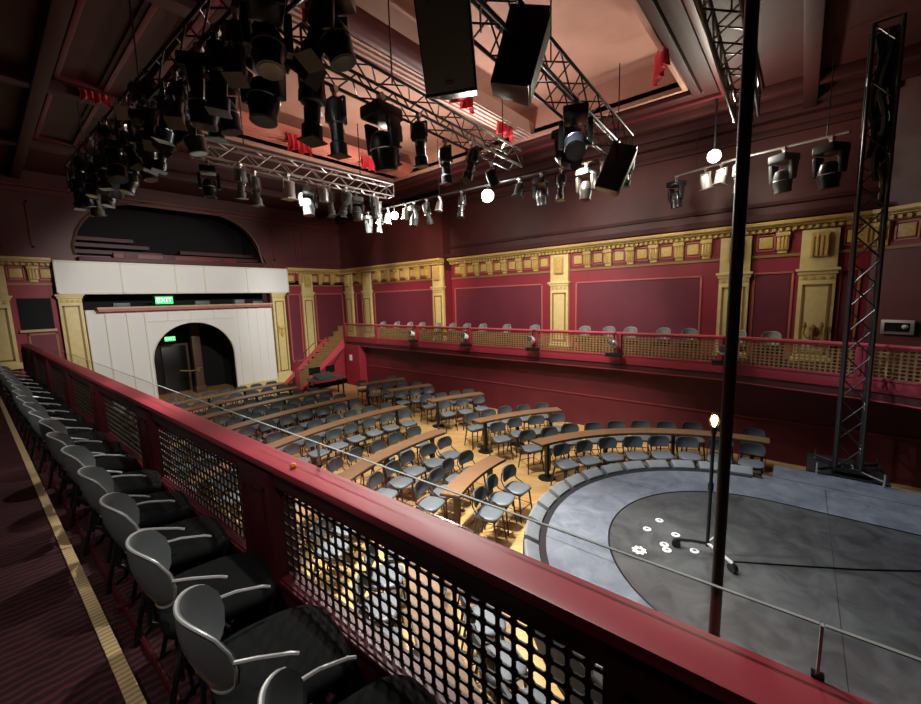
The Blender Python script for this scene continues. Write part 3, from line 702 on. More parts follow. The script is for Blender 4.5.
def make_balcony_chair():
    t = thing('balcony_chair', 'x', 'chair')
    mb = MB(); rim = shell(mb, .39, .665, .155, .11, .22, x0=-.30, low=1.15); mb.build('backrest', 'backrest', t, smooth=60)
    MB().sweep(rim, .0065, 6, closed=True).build('silver_rim', 'rim_silver', t)
    MB().cushion((.0, 0, .372), .52, .51, .085, 4.2, front=.035).build('seat', 'fabric_black', t, smooth=60)
    for s in (-1, 1):
        MB().sweep([(-.19, s*.20, .665), (-.12, s*.216, .652), (-.01, s*.23, .615), (.02, s*.232, .598)], .008, 6).build('armrest', 'rim_silver', t)
        MB().sweep([(-.28, s*.10, .56), (-.29, s*.11, .45), (-.17, s*.15, .36)], .011, 6).build('back_support', 'black', t)
        MB().sweep([(.20, s*.20, .37), (.24, s*.23, 0)], .013, 6).build('leg', 'black', t)
        MB().sweep([(-.18, s*.20, .37), (-.27, s*.23, 0)], .013, 6).build('leg', 'black', t)
    MB().sweep([(-.20, -.215, .17), (-.20, .215, .17)], .009, 6).build('stretcher', 'black', t)
    MB().box((.02, 0, .365), (.42, .42, .03)).build('seat_frame', 'black', t)
    return t
bc = make_balcony_chair()
BY = [.86, 1.50, 2.19, 2.86, 3.54, 4.24, 4.92, 5.58, 6.22, 6.86, 7.5, 8.14, 8.8, 9.46, 10.1, 10.8, 11.5, 12.3]
for i, y in enumerate(BY):
    lab = 'grey-backed black balcony chair behind the near railing, %s from the camera end' % ORD[i]
    y += .11; loc = (xn(y)-.375-.001*random.uniform(-20, 20), y, 2.13); rz = R(-9+random.uniform(-4, 4))
    if i == 0: bc.location = loc; bc.rotation_euler = (0, 0, rz); bc['label'] = lab; bc['group'] = 'chairs along the near balcony'
    else: dup(bc, loc, rz, lab)
FY = [15.6, 14.6, 13.7, 12.9, 11.9, 11.1, 10.3, 9.5, 8.4, 7.2, 5.35, 4.55, 3.9, 3.0, 2.3, 1.2, .5]
for i, y in enumerate(FY):
    x = 12.45 if y > 2 else 12.25-(2-y)*.12
    dup(bc, (x, y, 2.21), PI+R(random.uniform(-6, 6)), 'grey-backed chair up on the far balcony, %s from the stair' % ORD[i], 'chairs on the far balcony')

# ------------------------------------------------------------------ stair to the far balcony
t = thing('balcony_staircase', 'red staircase climbing along the back wall to the far balcony', 'staircase', (0, 0, 0))
NS = 11; xs0, xs1 = 11.45, 8.95
st = MB()
for i in range(NS):
    x1 = xs0-(xs0-xs1)*i/NS; x0 = xs0-(xs0-xs1)*(i+1)/NS; z = 2.12*(NS-i-.0)/NS-2.12/NS+.0
    st.bb(x0, x1, 17.25, 18.75, max(0, z-.28), max(.02, z))
st.build('steps', 'dark_maroon', t)
def stringer(y0, y1, up_, dn, mm, name):
    vs = [(xs0, y0, 2.12+up_), (xs1-.05, y0, .02+up_), (xs1-.05, y0, 0), (xs0, y0, 2.12-dn)]
    vs += [(a, y1, c) for a, b, c in vs]
    MB().add(vs, [(0, 1, 2, 3), (7, 6, 5, 4), (0, 4, 5, 1), (1, 5, 6, 2), (2, 6, 7, 3), (3, 7, 4, 0)]).build(name, mm, t)
stringer(17.17, 17.25, .12, .3, 'fascia', 'stringer'); stringer(18.75, 18.83, .12, .3, 'fascia', 'stringer')
MB().bb(9.3, 11.45, 17.19, 17.24, 0, .25).add([(9.2, 17.19, 0), (11.45, 17.19, 0), (11.45, 17.19, 1.95), (9.2, 17.24, 0), (11.45, 17.24, 0), (11.45, 17.24, 1.95)], [(0, 1, 2), (3, 5, 4), (0, 2, 5, 3), (1, 4, 5, 2), (0, 3, 4, 1)]).build('spandrel', 'red_wall', t)
# stepped lattice balustrade
for i in range(9):
    x1 = xs0-(xs0-xs1)*i/9; x0 = xs0-(xs0-xs1)*(i+1)/9; zz = 2.22-2.12*(i+.5)/9
    g = bpy.data.objects.new('lattice_panel', LAT_F); C.objects.link(g); g.parent = t; g.location = (x0, 17.21, zz); g.scale = ((x1-x0)/1.9, 1, .72/.52)
    MB().bb(x0, x1, 17.17, 17.25, zz+.72, zz+.76).build('stepped_cap', 'grille', t)
MB().box((xs1-.05, 17.21, .55), (.14, .14, 1.1)).build('newel_post', 'red_wall', t, bevel=.01)
t2 = thing('wall_handrail', 'dark red handrail fixed to the back wall beside the stair', 'handrail', (0, 0, 0))
MB().sweep([(9.3, 19.38, .55), (11.1, 19.38, 1.98)], .03, 8).build('rail', 'rail_side', t2)
for u in (.15, .85): MB().sweep([(9.3+1.8*u, 19.38, .5+1.43*u), (9.3+1.8*u, 19.46, .45+1.43*u)], .012, 6).build('bracket', 'black', t2)
t2 = thing('skirting_band', 'sloping pink band climbing the back wall along the stair', 'moulding', (0, 0, 0))
MB().add([(9.9, 19.4, 0), (11.9, 19.4, 1.6), (11.9, 19.4, 1.75), (9.7, 19.4, 0), (9.9, 19.47, 0), (11.9, 19.47, 1.6), (11.9, 19.47, 1.75), (9.7, 19.47, 0)], [(0, 1, 2, 3), (4, 7, 6, 5), (0, 4, 5, 1), (3, 2, 6, 7), (1, 5, 6, 2), (0, 3, 7, 4)]).build('band', 'fascia', t2)
t2 = thing('diagonal_handrail', 'black handrail sloping down the red wall under the balcony end', 'handrail', (11.3, 15.9, 0))
MB().sweep([(-.05, -.05+1.2, 1.72), (-.9, 1.05, .95)], .02, 6).build('rail', 'black', t2)
o = MB().box((0, 0, 0), (.02, .2, .28)).build('wall_notice', 'white', None, (11.335, 16.55, 1.35)); tag(o, 'small white notice on the red wall under the balcony end', 'notice')

# ------------------------------------------------------------------ stage
SX, SY, SR = 6.07, .09, 2.85
DECKX = SX+SR
poly = [(SX+SR*math.cos(a), SY+SR*math.sin(a)) for a in [R(x) for x in range(4, 181, 4)]]
stg = thing('thrust_stage', 'round-fronted grey thrust stage with charcoal centre and dark outline', 'stage', (SX, SY, 0))
def srel(p): return [(x-SX, y-SY) for x, y in p]
MB().prism(srel([(9.13, .2), (9.13, .45)] + poly + [(SX-SR, -4.4), (9.13, -4.4)]), .5, .6).build('deck', 'stage_grey', stg)
MB().bb(9.13-SX, 9.77-SX, -4.4-SY, .2-SY, .5, .6).build('side_deck', 'stage_grey', stg)
MB().prism(srel([(9.05, .15)] + [(SX+(SR-.06)*math.cos(a), SY+(SR-.06)*math.sin(a)) for a in [R(x) for x in range(4, 181, 4)]] + [(SX-SR+.06, -4.35), (9.7, -4.35), (9.7, .15)]), 0, .5).build('skirt', 'void', stg)
MB().arcslab(0, 0, SR-.07, SR+.012, 8, 180, .598, .6035, 60).build('rim_line', 'void', stg, smooth=20)
MB().arcslab(0, 0, SR-.02, 3.10, 5, 180, 0, .60, 40).build('rim_base', 'void', stg, smooth=20)
r1 = 1.92
pin = [(SX+r1*math.cos(a), SY+r1*math.sin(a)) for a in [R(x) for x in range(0, 181, 4)]] + [(SX-r1, -4.35), (SX+r1+.1, -4.35)]
MB().prism(srel(pin), .6, .604).build('charcoal_centre', 'stage_dark', stg)
ring = pin; m = MB(); m.sweep([(x-SX, y-SY, .602) for x, y in [pin[-1]]+pin[:-1]], .014, 4, caps=True); m.build('outline', 'black', stg)
m = MB()
m.bb(9.12-SX, 9.135-SX, -4.2, .42, .6001, .6012)
for x in (4.9, 7.3): m.bb(x-SX, x-SX+.006, -4.2, 2.6, .6001, .6012)
m.bb(3.2-SX, 9-SX, -.62, -.614, .6045, .6052); m.build('deck_seams', 'black', stg)
for i, a in enumerate([11.5+9.4*k for k in range(18)]):
    m = MB(); rr0, rr1 = 2.88, 3.08; vs = []
    K = 4
    for k in range(K+1):
        b = R(a-3.75+7.5*k/K); c, s = math.cos(b), math.sin(b)
        for r, z in ((rr0, .50), (rr1-.02, .40), (rr1, .52), (rr1, .70), (rr1-.03, .715), (rr0, .635)): vs.append((r*c, r*s, z))
    fs = []
    for k in range(K):
        for q in range(6): fs.append((k*6+q, k*6+(q+1) % 6, k*6+6+(q+1) % 6, k*6+6+q))
    fs += [tuple(range(6))[::-1], tuple(K*6+q for q in range(6))]
    m.add(vs, fs); o = m.build('edge_pad', 'stage_pad', None, (SX, SY, 0), bevel=.008)
    tag(o, 'grey slanted edge pad on the round stage rim, %s from the side deck' % ORD[i], 'edge pad', 'pads round the stage rim')
MARK = [(6.29, 1.44), (5.94, 1.52), (6.03, 1.16), (5.69, 1.23), (5.58, 1.17), (5.35, 1.46), (5.78, .88)]
ML = ['white ringed floor disc farthest from the rail on the charcoal stage', 'white ringed floor disc beside the farthest one, toward the hall',
      'white ringed floor disc between the far pair and the ghost light', 'white ringed floor disc, upper of the touching middle pair',
      'white ringed floor disc, lower of the touching middle pair', 'largest white toothed floor disc nearest the charcoal edge', 'white ringed floor disc right beside the ghost light caster']
for i, (x, y) in enumerate(MARK):
    s = .056 if i != 5 else .075
    t = thing('floor_disc', ML[i], 'floor disc', (x, y, .604), 0, 'white discs on the stage')
    MB().lathe([(s, 0), (s, .008), (s*.9, .011)], 20).build('plate', 'white', t)
    MB().lathe([(s*.4, .011), (s*.4, .014)], 14).build('hub', 'desk', t)
    if i == 5:
        m = MB()
        for k in range(8): m.box((s*1.05*math.cos(k*PI/4), s*1.05*math.sin(k*PI/4), .004), (.03, .03, .008))
        m.build('teeth', 'white', t)
# ghost light
t = thing('ghost_light_stand', 'black rolling lamp stand with a bare glowing bulb on the stage', 'floor lamp', (5.80, .74, .604))
MB().sweep([(0, 0, .12), (0, 0, 1.65)], .022, 10).build('pole', 'black', t)
MB().sweep([(0, 0, .9), (0, 0, 1.0)], .034, 10).build('collar', 'black', t)
for k, a in enumerate((100, 237, 350)):
    a = R(a); m = MB(); ex, ey = .36*math.cos(a), .36*math.sin(a)
    o = MB().sweep([(0, 0, .16), (ex*.5, ey*.5, .14), (ex, ey, .11)], .02, 6).build('leg', 'rim_silver' if k != 0 else 'black', t)
    c = MB(); c.sweep([(ex-.03*math.sin(a), ey+.03*math.cos(a), .055), (ex+.03*math.sin(a), ey-.03*math.cos(a), .055)], .055, 14); c.build('caster', 'black', o)
MB().lathe([(.03, 1.65), (.035, 1.72), (.03, 1.75)], 12).build('socket', 'black', t)
MB().lathe([(.012, 1.75), (.03, 1.79), (.042, 1.84), (.03, 1.885), (.008, 1.90)], 14).build('bulb', 'bulb', t)
pl = point('ghost_light_bulb', (0, 0, 1.84), 8, (1, .5, .2), .05); pl.parent = t
for a in range(4):
    q = a*PI/2; MB().sweep([(.03*math.cos(q), .03*math.sin(q), 1.72), (.06*math.cos(q), .06*math.sin(q), 1.83), (.02*math.cos(q), .02*math.sin(q), 1.93)], .003, 4).build('cage_wire', 'black', t)
o = MB().sweep([(5.82, .46, .614), (5.87, .38, .614), (6.22, -.20, .614), (6.57, -.76, .614), (6.97, -1.32, .614), (7.6, -2.6, .614), (7.9, -4.5, .614)], .008, 6).build('power_cable', 'black', None); tag(o, 'black power cable running from the ghost light across the charcoal deck', 'cable')

# ------------------------------------------------------------------ tables and hall chairs
def make_stool():
    t = thing('hall_chair', 'x', 'chair')
    mb = MB(); rim = shell(mb, .44, .775, .115, .06, .20, th=.03, nu=16, nv=5, x0=-.21, ex=7); mb.build('backrest', 'stool_back', t, smooth=60)
    MB().cushion((.02, 0, .50), .44, .45, .055, 4.0, n=20).build('seat', 'stool_seat', t, smooth=60)
    MB().box((.02, 0, .495), (.38, .39, .03)).build('seat_frame', 'stool_frame', t)
    for s in (-1, 1):
        MB().sweep([(-.175, s*.212, .84), (-.185, s*.218, .70), (-.12, s*.222, .60), (.06, s*.222, .525)], .011, 5).build('back_support', 'truss', t)
        MB().sweep([(.17, s*.17, .50), (.23, s*.21, 0)], [.02, .013], 6).build('leg', 'stool_frame', t)
        MB().sweep([(-.13, s*.17, .50), (-.22, s*.21, 0)], [.02, .013], 6).build('leg', 'stool_frame', t)
    MB().sweep([(.20, -.19, .2), (.20, .19, .2), (-.17, .19, .2), (-.17, -.19, .2)], .009, 5, closed=True).build('footrest', 'truss', t)
    return t
st0 = make_stool(); used = [False]
ROWN = ['front-row', 'second-row', 'third-row', 'fourth-row', 'fifth-row', 'sixth-row', 'back-row']
ROWS = [(4.36, [(3, 71, 'balcony-side'), (86.5, 110, 'middle'), (120, 170, 'near-side')]), (6.45, [(50, 73, 'balcony-side'), (83, 126, 'middle')]),
        (9.1, [(60.5, 72.5, 'balcony-side'), (78, 116, 'middle')]), (11.3, [(66.5, 75, 'balcony-side'), (81, 111, 'middle')]),
        (13.05, [(68.5, 76.5, 'balcony-side'), (82, 108, 'middle')]), (14.45, [(84.5, 106, 'middle')]), (15.7, [(84.5, 104.5, 'middle')])]
def place_stool(r, a, label, grp, jit=4):
    x, y = SX+r*math.cos(R(a)), SY+r*math.sin(R(a)); rz = R(a+180+random.uniform(-jit, jit))
    if not used[0]:
        used[0] = True; st0.location = (x, y, 0); st0.rotation_euler = (0, 0, rz); st0['label'] = label; st0['group'] = grp
    else: dup(st0, (x, y, 0), rz, label, grp)
for ri, (r, secs) in enumerate(ROWS):
    for (a0, a1, sn) in secs:
        tl = '%s %s table' % (ROWN[ri], sn)
        t = thing('curved_table', 'curved brown counter table on black pedestals, the %s one of the %s' % (sn, ROWN[ri].replace('-', ' ')), 'table', (SX, SY, 0), 0, 'curved counter tables')
        n = max(8, int((a1-a0)/2))
        MB().arcslab(0, 0, r-.175, r+.175, a0, a1, .86, .885, n).build('table_top', 'counter', t, smooth=20)
        MB().arcslab(0, 0, r-.18, r+.18, a0-.06, a1+.06, .835, .859, n).build('edge_band', 'edge', t, smooth=20)
        arc = R(a1-a0)*r; k = max(2, round(arc/1.5)+1)
        for i in range(k):
            m0 = .28/r*57.3; b = R(a0+m0+(a1-a0-2*m0)*i/(k-1)); x, y = r*math.cos(b), r*math.sin(b)
            m = MB(); m.box((0, 0, .43), (.09, .07, .81)); m.lathe([(.2, 0), (.2, .012), (.06, .035)], 16); m.box((0, 0, .825), (.26, .26, .02))
            o = m.build('pedestal', 'black', t, (x, y, 0)); o.rotation_euler = (0, 0, b)
        for side, dr in (('stage', -.6), ('far', .52)):
            if ri >= 5 and side == 'stage': continue
            rr = r+dr
            if ri == 0 and side == 'stage' : rr = r-.60
            arc = R(a1-a0)*rr; k = max(2, round(arc/.555))
            for i in range(k):
                a = a0+(a1-a0)*(i+.5)/k
                if SX+rr*math.cos(R(a)) > 11.75 or SX+rr*math.cos(R(a)) < .3: continue
                place_stool(rr+random.uniform(-.05, .05), a, 'slate grey chair, %s side of the %s, %s from its balcony end' % ({'stage': 'stage', 'far': 'rear'}[side], tl, ORD[i]), 'slate grey chairs at the curved tables', 7)
# mixing position
t = thing('mixing_desk', 'cluttered black mixing desk behind the last tables beside the stair', 'mixing desk', (9.35, 15.6, 0), R(-10))
MB().box((0, 0, .78), (1.5, .7, .05)).build('desk_top', 'desk', t, bevel=.01)
for sx in (-.65, .65):
    for sy in (-.28, .28): MB().box((sx, sy, .38), (.05, .05, .76)).build('leg', 'black', t)
m = MB().add([(-.5, -.3, .81), (.3, -.3, .81), (.3, .2, .81), (-.5, .2, .81), (-.5, -.3, .86), (.3, -.3, .86), (.3, .2, 1.02), (-.5, .2, 1.02)], [(0, 3, 2, 1), (4, 5, 6, 7), (0, 1, 5, 4), (1, 2, 6, 5), (2, 3, 7, 6), (3, 0, 4, 7)])
tag(m.build('mixing_console', 'desk', None, (9.35, 15.6, 0), bevel=.01), 'wedge-shaped grey mixing console on the black desk', 'mixing console')
for i, (x, y) in enumerate(((9.05, 15.95), (9.75, 15.85))):
    t = thing('monitor_screen', ('dark monitor on the mixing desk, nearer the white screen', 'dark monitor on the mixing desk, nearer the stair')[i], 'monitor', (x, y, .805), R(-10+20*i))
    MB().box((0, 0, .3), (.5, .04, .32)).build('screen', 'blackgloss', t, bevel=.01); MB().box((0, .03, .09), (.06, .04, .18)).build('stand', 'black', t); MB().box((0, 0, .008), (.24, .18, .016)).build('foot', 'black', t)

# ------------------------------------------------------------------ trusses
def truss(name, label, p0, p1, sz, m_, pitch=.35, r=.024, chains=()):
    p0, p1 = Vector(p0), Vector(p1); d = (p1-p0); L = d.length; e = d.normalized()
    u = e.cross(Vector((0, 0, 1)))
    if u.length < .05: u = Vector((1, 0, 0))
    u.normalize(); v = u.cross(e)
    t = thing(name, label, 'truss', p0)
    cs = [(-1, -1), (1, -1), (1, 1), (-1, 1)]
    for a, b in cs:
        q = (u*a+v*b)*sz/2; MB().sweep([q, q+d], r, 8).build('chord', m_, t)
    m = MB(); k = int(L/pitch)
    for f in range(4):
        (a, b), (c, g) = cs[f], cs[(f+1) % 4]; A = (u*a+v*b)*sz/2; B = (u*c+v*g)*sz/2
        for i in range(k):
            s0, s1 = e*(L*i/k), e*(L*(i+1)/k)
            m.sweep([(A if i % 2 else B)+s0, (B if i % 2 else A)+s1], r*.5, 5, caps=False)
        for s0 in (0, L): m.sweep([A+e*s0, B+e*s0], r*.6, 5, caps=False)
    m.build('lattice', m_, t)
    for s in chains:
        q = e*L*s; MB().sweep([q+Vector((0, 0, sz/2)), q+Vector((0, 0, HC-p0.z+.0))], .012, 6).build('hanging_chain', 'black', t)
    return t
TZ = 7.05
truss('lighting_truss', 'black lighting truss running toward the proscenium on the dark side of the ceiling', (2.15, 3.0, TZ), (1.80, 12.7, TZ), .34, 'truss', chains=(.1, .5, .9))
truss('lighting_truss', 'black lighting truss below the middle beam of the ceiling recess', (2.75, 4.75, TZ), (8.05, 5.05, TZ), .32, 'truss', chains=(.3, .9))
truss('lighting_truss', 'bright aluminium lighting truss nearest the proscenium', (3.0, 9.1, TZ), (7.75, 8.95, TZ), .32, 'alu_truss', chains=(.2, .8))
truss('lighting_truss', 'broad dark truss carrying the loudspeakers over the stage edge', (3.1, 2.7, TZ), (9.0, 3.05, TZ), .40, 'truss', chains=(.4, .95))
truss('lighting_truss', 'truss seen end-on above the tall black pole', (3.4, .78, TZ+.1), (8.9, .92, TZ+.1), .34, 'truss', chains=(.5, .95))
tw = truss('tower_truss', 'tall black tower truss standing beside the stage in front of the far balcony', (10.12, -.86, .72), (10.12, -.80, 8.3), .34, 'truss', .42, .028)
MB().box((0, 0, -.02), (.5, .5, .04)).build('base_plate', 'black', tw)
for a in range(4):
    q = a*PI/2+PI/4; c, s = math.cos(q), math.sin(q)
    MB().sweep([(.1*c, .1*s, .0), (.62*c, .62*s, -.02)], .025, 6).build('outrigger', 'chrome' if a in (1, 3) else 'black', tw)
    MB().sweep([(.62*c, .62*s, .12), (.62*c, .62*s, -.11)], .015, 8).build('levelling_jack', 'chrome', tw)
tag(MB().box((0, 0, .3), (1.1, 1.1, .6)).build('tower_platform', 'void', None, (10.4, -.86, 0), bevel=.01), 'low black platform under the tower truss', 'platform')
for i, (x, y, dx) in enumerate(((9.95, -2.3, .2), )):
    t = thing('floor_lamp_clamp', 'small chrome clamp on the stage side near the tower truss', 'clamp', (x, y, .6))
    MB().sweep([(0, 0, .05), (.1, .0, .05), (.2, -.1, .05), (.2, -.1, .2)], .02, 6).build('arm', 'chrome', t); MB().lathe([(.05, 0), (.05, .03)], 12).build('foot', 'chrome', t)
t = thing('scaffold_pole', 'tall black pole standing in front of the stage just beyond the near rail', 'pole', (2.62, .275, 0))
MB().sweep([(0, 0, .02), (0, 0, 6.75)], .031, 14).build('tube', 'black', t)
MB().box((0, 0, .015), (.3, .3, .03)).build('foot_plate', 'black', t)
MB().sweep([(0, 0, 6.75), (0, 0, HC)], .03, 10).build('upper_tube', 'black', t)

# far pipe with bright fixtures
t = thing('lighting_pipe', 'silver pipe slung above the tower end of the far balcony', 'pipe', (0, 0, 0))
MB().sweep([(12.4, 2.75, 7.12), (11.5, 1.27, 7.02), (10.3, -.48, 6.78)], .028, 8).build('tube', 'steel', t)
for p in ((12.1, 2.25, 7.08), (10.5, -.18, 6.82)): MB().sweep([p, (p[0], p[1], HC)], .01, 6).build('hanging_wire', 'black', t)
t = thing('lighting_pipe', 'dark pipe along the far balcony side carrying the middle work light', 'pipe', (0, 0, 0))
MB().sweep([(9.2, 3.6, 7.0), (8.75, 12.0, 7.0)], .028, 8).build('tube', 'truss', t)
for y in (4.2, 8.2, 11.6): MB().sweep([(9.2-.0536*(y-3.6), y, 7.0), (9.2-.0536*(y-3.6), y, HC)], .01, 6).build('hanging_wire', 'black', t)

# ------------------------------------------------------------------ fixtures (origin at the clamp, hanging down)
def clamp(t, m_='black'):
    m = MB(); m.sweep([(0, -.03, 0), (0, .03, 0)], .04, 10); m.box((0, 0, -.06), (.04, .04, .08)); return m.build('clamp', m_, t)
def yoke(t, w_, drop, m_='black'):
    m = MB(); m.bb(-.02, .02, -w_/2, w_/2, -.11, -.095)
    for s in (-1, 1): m.bb(-.02, .02, s*w_/2-.006, s*w_/2+.006, -.11-drop, -.095)
    return m.build('yoke', m_, t)
def make_profile(m_='black', L=.62):
    t = thing('profile_spotlight', 'x', 'stage light'); clamp(t, 'steel'); yoke(t, .26, .2, m_)
    b = MB(); b.lathe([(.05, .2), (.10, .16), (.115, .02), (.10, -.06), (.075, -.08), (.072, -.26), (.095, -.28), (.095, -.40)][::-1], 14)
    b.box((0, 0, -.02), (.17, .17, .10)); o = b.build('lamp_body', m_, t, (0, 0, -.29))
    MB().box((0, 0, -.41), (.19, .19, .012)).build('colour_frame', m_, o)
    MB().lathe([(.08, -.405), (.08, -.39)], 14).build('lens', 'lens', o)
    m = MB()
    m.box((0, 0, -.12), (.25, .012, .045))
    m.build('shutter_handle', 'steel', o)
    return t
def make_mover(m_='black'):
    t = thing('moving_head_light', 'x', 'stage light'); clamp(t, 'steel')
    b = MB().box((0, 0, -.17), (.34, .30, .13)); b.build('base', m_, t, bevel=.03)
    for s in (-1, 1): MB().add([(-.08, s*.17-.03, -.24), (.08, s*.17-.03, -.24), (.05, s*.17-.03, -.54), (-.05, s*.17-.03, -.54), (-.08, s*.17+.03, -.24), (.08, s*.17+.03, -.24), (.05, s*.17+.03, -.54), (-.05, s*.17+.03, -.54)], [(0, 1, 2, 3), (4, 7, 6, 5), (0, 4, 5, 1), (1, 5, 6, 2), (2, 6, 7, 3), (3, 7, 4, 0)]).build('yoke_arm', m_, t, bevel=.015)
    o = MB().lathe([(.04, .16), (.10, .13), (.135, .03), (.135, -.08), (.115, -.17), (.12, -.19), (.12, -.22)][::-1], 18).build('head', m_, t, (0, 0, -.50))
    MB().lathe([(.10, -.225), (.10, -.215)], 18).build('lens', 'lens', o)
    MB().sweep([(.137*math.cos(a), .137*math.sin(a), -.02) for a in [2*PI*i/18 for i in range(18)]], .006, 5, closed=True).build('trim_ring', 'steel', o)
    return t
def make_par(m_='black'):
    t = thing('par_light', 'x', 'stage light'); clamp(t, 'steel'); yoke(t, .24, .15, m_)
    o = MB().lathe([(.04, .13), (.09, .10), (.11, .0), (.11, -.18)][::-1], 14).build('lamp_body', m_, t, (0, 0, -.24))
    MB().lathe([(.1, -.182), (.1, -.17)], 14).build('lens', 'lens', o)
    MB().box((0, 0, -.19), (.22, .22, .012)).build('colour_frame', m_, o)
    return t
def make_speaker():
    t = thing('loudspeaker', 'x', 'loudspeaker'); clamp(t, 'black')
    m = MB().bb(-.015, .015, -.27, .27, -.12, -.10)
    for s in (-1, 1): m.bb(-.02, .02, s*.27-.006, s*.27+.006, -.45, -.10)
    m.build('bracket', 'black', t)
    o = MB().prism([(-.24, -.16), (.20, -.24), (.20, .24), (-.24, .16)], -.40, .40).build('cabinet', 'black', t, (0, 0, -.50), bevel=.015)
    MB().bb(.205, .22, -.22, .22, -.37, .37).build('grille_face', 'desk', o, bevel=.004)
    MB().bb(.221, .226, -.04, .04, -.33, -.30).build('badge', 'steel', o)
    return t
PROTO = {'p': make_profile('black'), 'ps': make_profile('desk'), 'm': make_mover('black'), 'ms': make_mover('desk'), 'r': make_par('black'), 'rs': make_par('alu_truss'), 's': make_speaker()}
usedp = set()
def fix(kind, loc, rz, tilt, label, s=1.0, grp=None, roll=0):
    pr = PROTO[kind]
    if kind in usedp: t = dup(pr, loc, rz, label, grp)
    else:
        usedp.add(kind); t = pr; t.location = loc; t.rotation_euler = (0, 0, rz); t['label'] = label
        if grp: t['group'] = grp
    t.scale = (s, s, s)
    for c in t.children:
        if c.name.split('.')[0] in ('lamp_body', 'head', 'cabinet'): c.rotation_euler = (roll, tilt, 0)
    return t
def ax(y): return 2.13-.036*(y-3.6)
A = [(3.5, 'p', 1.1, .4, 1), (3.8, 'm', 1.1, .2, -1), (4.15, 'p', 1.15, .9, 1), (4.6, 'm', 1.25, .15, 1), (4.8, 'p', 1.2, -.1, -1), (5.25, 'm', 1.2, .1, -1), (5.75, 'p', 1.1, .1, 1), (6.3, 'p', 1.1, -.25, -1), (6.75, 'p', 1.25, -.75, 1), (7.3, 'm', 1.0, .3, -1),
     (7.75, 'p', 1.1, .2, 1), (8.2, 'p', 1.0, .4, -1), (8.6, 'm', 1.0, -.2, 1), (9.0, 'p', 1.1, -.4, -1), (9.4, 'r', 1.0, .3, 1), (9.8, 'p', 1.0, .1, -1), (10.15, 'p', 1.1, -.3, 1),
     (10.5, 'm', 1.0, .2, -1), (10.9, 'p', 1.0, .5, 1), (11.25, 'p', 1.1, -.2, -1), (11.6, 'r', 1.0, .4, 1), (11.95, 'p', 1.05, .1, -1), (12.3, 'ps', 1.1, -.35, 1)]
WHAT = {'p': 'black profile spotlight', 'ps': 'grey profile spotlight', 'm': 'black moving-head light', 'ms': 'grey moving-head light', 'r': 'black par can', 'rs': 'silver par can'}
for i, (y, k, s, tl, sd) in enumerate(A):
    fix(k, (ax(y)+.17*sd, y, 6.86), random.uniform(0, 2*PI) if i > 5 else [.3, 1.2, 2.0, .5, 2.6, -.6, .2][i], tl, '%s on the dark-side truss, %s from the camera end' % (WHAT[k], ORD[i]), s*.95, 'lights on the dark-side truss')
for i, (y, k, tl) in enumerate([(3.3, 'm', .3), (4.35, 'p', -.3), (5.5, 'm', -.2), (6.0, 'p', .5), (6.55, 'm', .2), (7.05, 'p', -.5), (8.0, 'p', .3), (8.85, 'm', .4), (9.6, 'm', -.3), (10.35, 'p', -.6), (11.1, 'm', .2), (11.8, 'p', .5), (12.5, 'p', .1)]):
    fix(k, (ax(y)-.17 if i % 2 else ax(y)+.17, y, 6.86), 2.2+i*1.7, tl, 'black %s tucked between the others under the dark-side truss, %s from the camera' % (WHAT[k].split(' ', 1)[1], ORD[i]), 1.0, 'lights on the dark-side truss')
def cable(pts, label, r=.014):
    o = MB().sweep(pts, r, 6).build('loose_cable', 'black', None); tag(o, label, 'cable')
for j, (x0, r) in enumerate(((-.12, .03), (.1, .022), (.0, .018))):
    cable([(ax(3+q*.24)+x0+.03*math.sin(q*1.3+j), 3+q*.24, 7.02-.10*abs(math.sin(q*.55+j))) for q in range(40)],
          'black cable %s the dark-side lighting truss' % ('looping along the wall chord of', 'looping along the room chord of', 'sagging through the middle of')[j], r)
for j in range(4):
    cable([(10.12+.10*math.cos(j*1.6)+.05*math.sin(q*.9+j), -.83+.10*math.sin(j*1.6)+.04*math.cos(q*.7+j), 8.2-q*.14) for q in range(12+3*j)],
          'black cable bunched down the top of the tower truss, %s one' % ('shortest', 'second shortest', 'second longest', 'longest')[j], .05)
# second tier bits on the same truss
for i, y in enumerate((7.0, 8.0, 9.2, 10.3, 11.4)):
    fix('rs' if i % 2 else 'r', (ax(y)-.17, y, 7.22), 1.1*i, 1.0, 'par can riding on top of the dark-side truss, %s toward the proscenium' % ORD[i], .9, 'lights on the dark-side truss')
Cc = [(3.25, 'm', .95, .1), (3.75, 'ps', .95, -.1), (4.15, 'ps', 1.0, .05), (4.75, 'rs', 1.2, 0), (5.35, 'ms', 1.05, .15), (5.62, 'rs', 1.0, -.1), (5.95, 'ps', 1.0, .2), (6.25, 'ps', 1.0, -.6), (6.75, 'ms', .95, .1), (7.1, 'ps', .9, .1), (7.45, 'rs', .9, -.2)]
for i, (x, k, s, tl) in enumerate(Cc):
    fix(k, (x, 9.02-(.15 if i % 2 else -.12), 6.86), PI/2+random.uniform(-.5, .5), tl, '%s under the bright aluminium truss, %s from its dark end' % (WHAT[k], ORD[i]), s, 'lights on the aluminium truss')
Bb = [(2.85, 4.5, 'p', 1.3, -.1), (3.4, 4.75, 'p', 1.2, .05), (3.95, 4.85, 'm', 1.35, .15), (4.5, 4.95, 'p', 1.0, -.1), (4.72, 4.8, 'p', 1.05, .1), (5.75, 4.95, 'p', 1.05, .05), (6.15, 4.85, 'p', 1.05, -.4), (7.3, 5.0, 'r', 1.1, .5)]
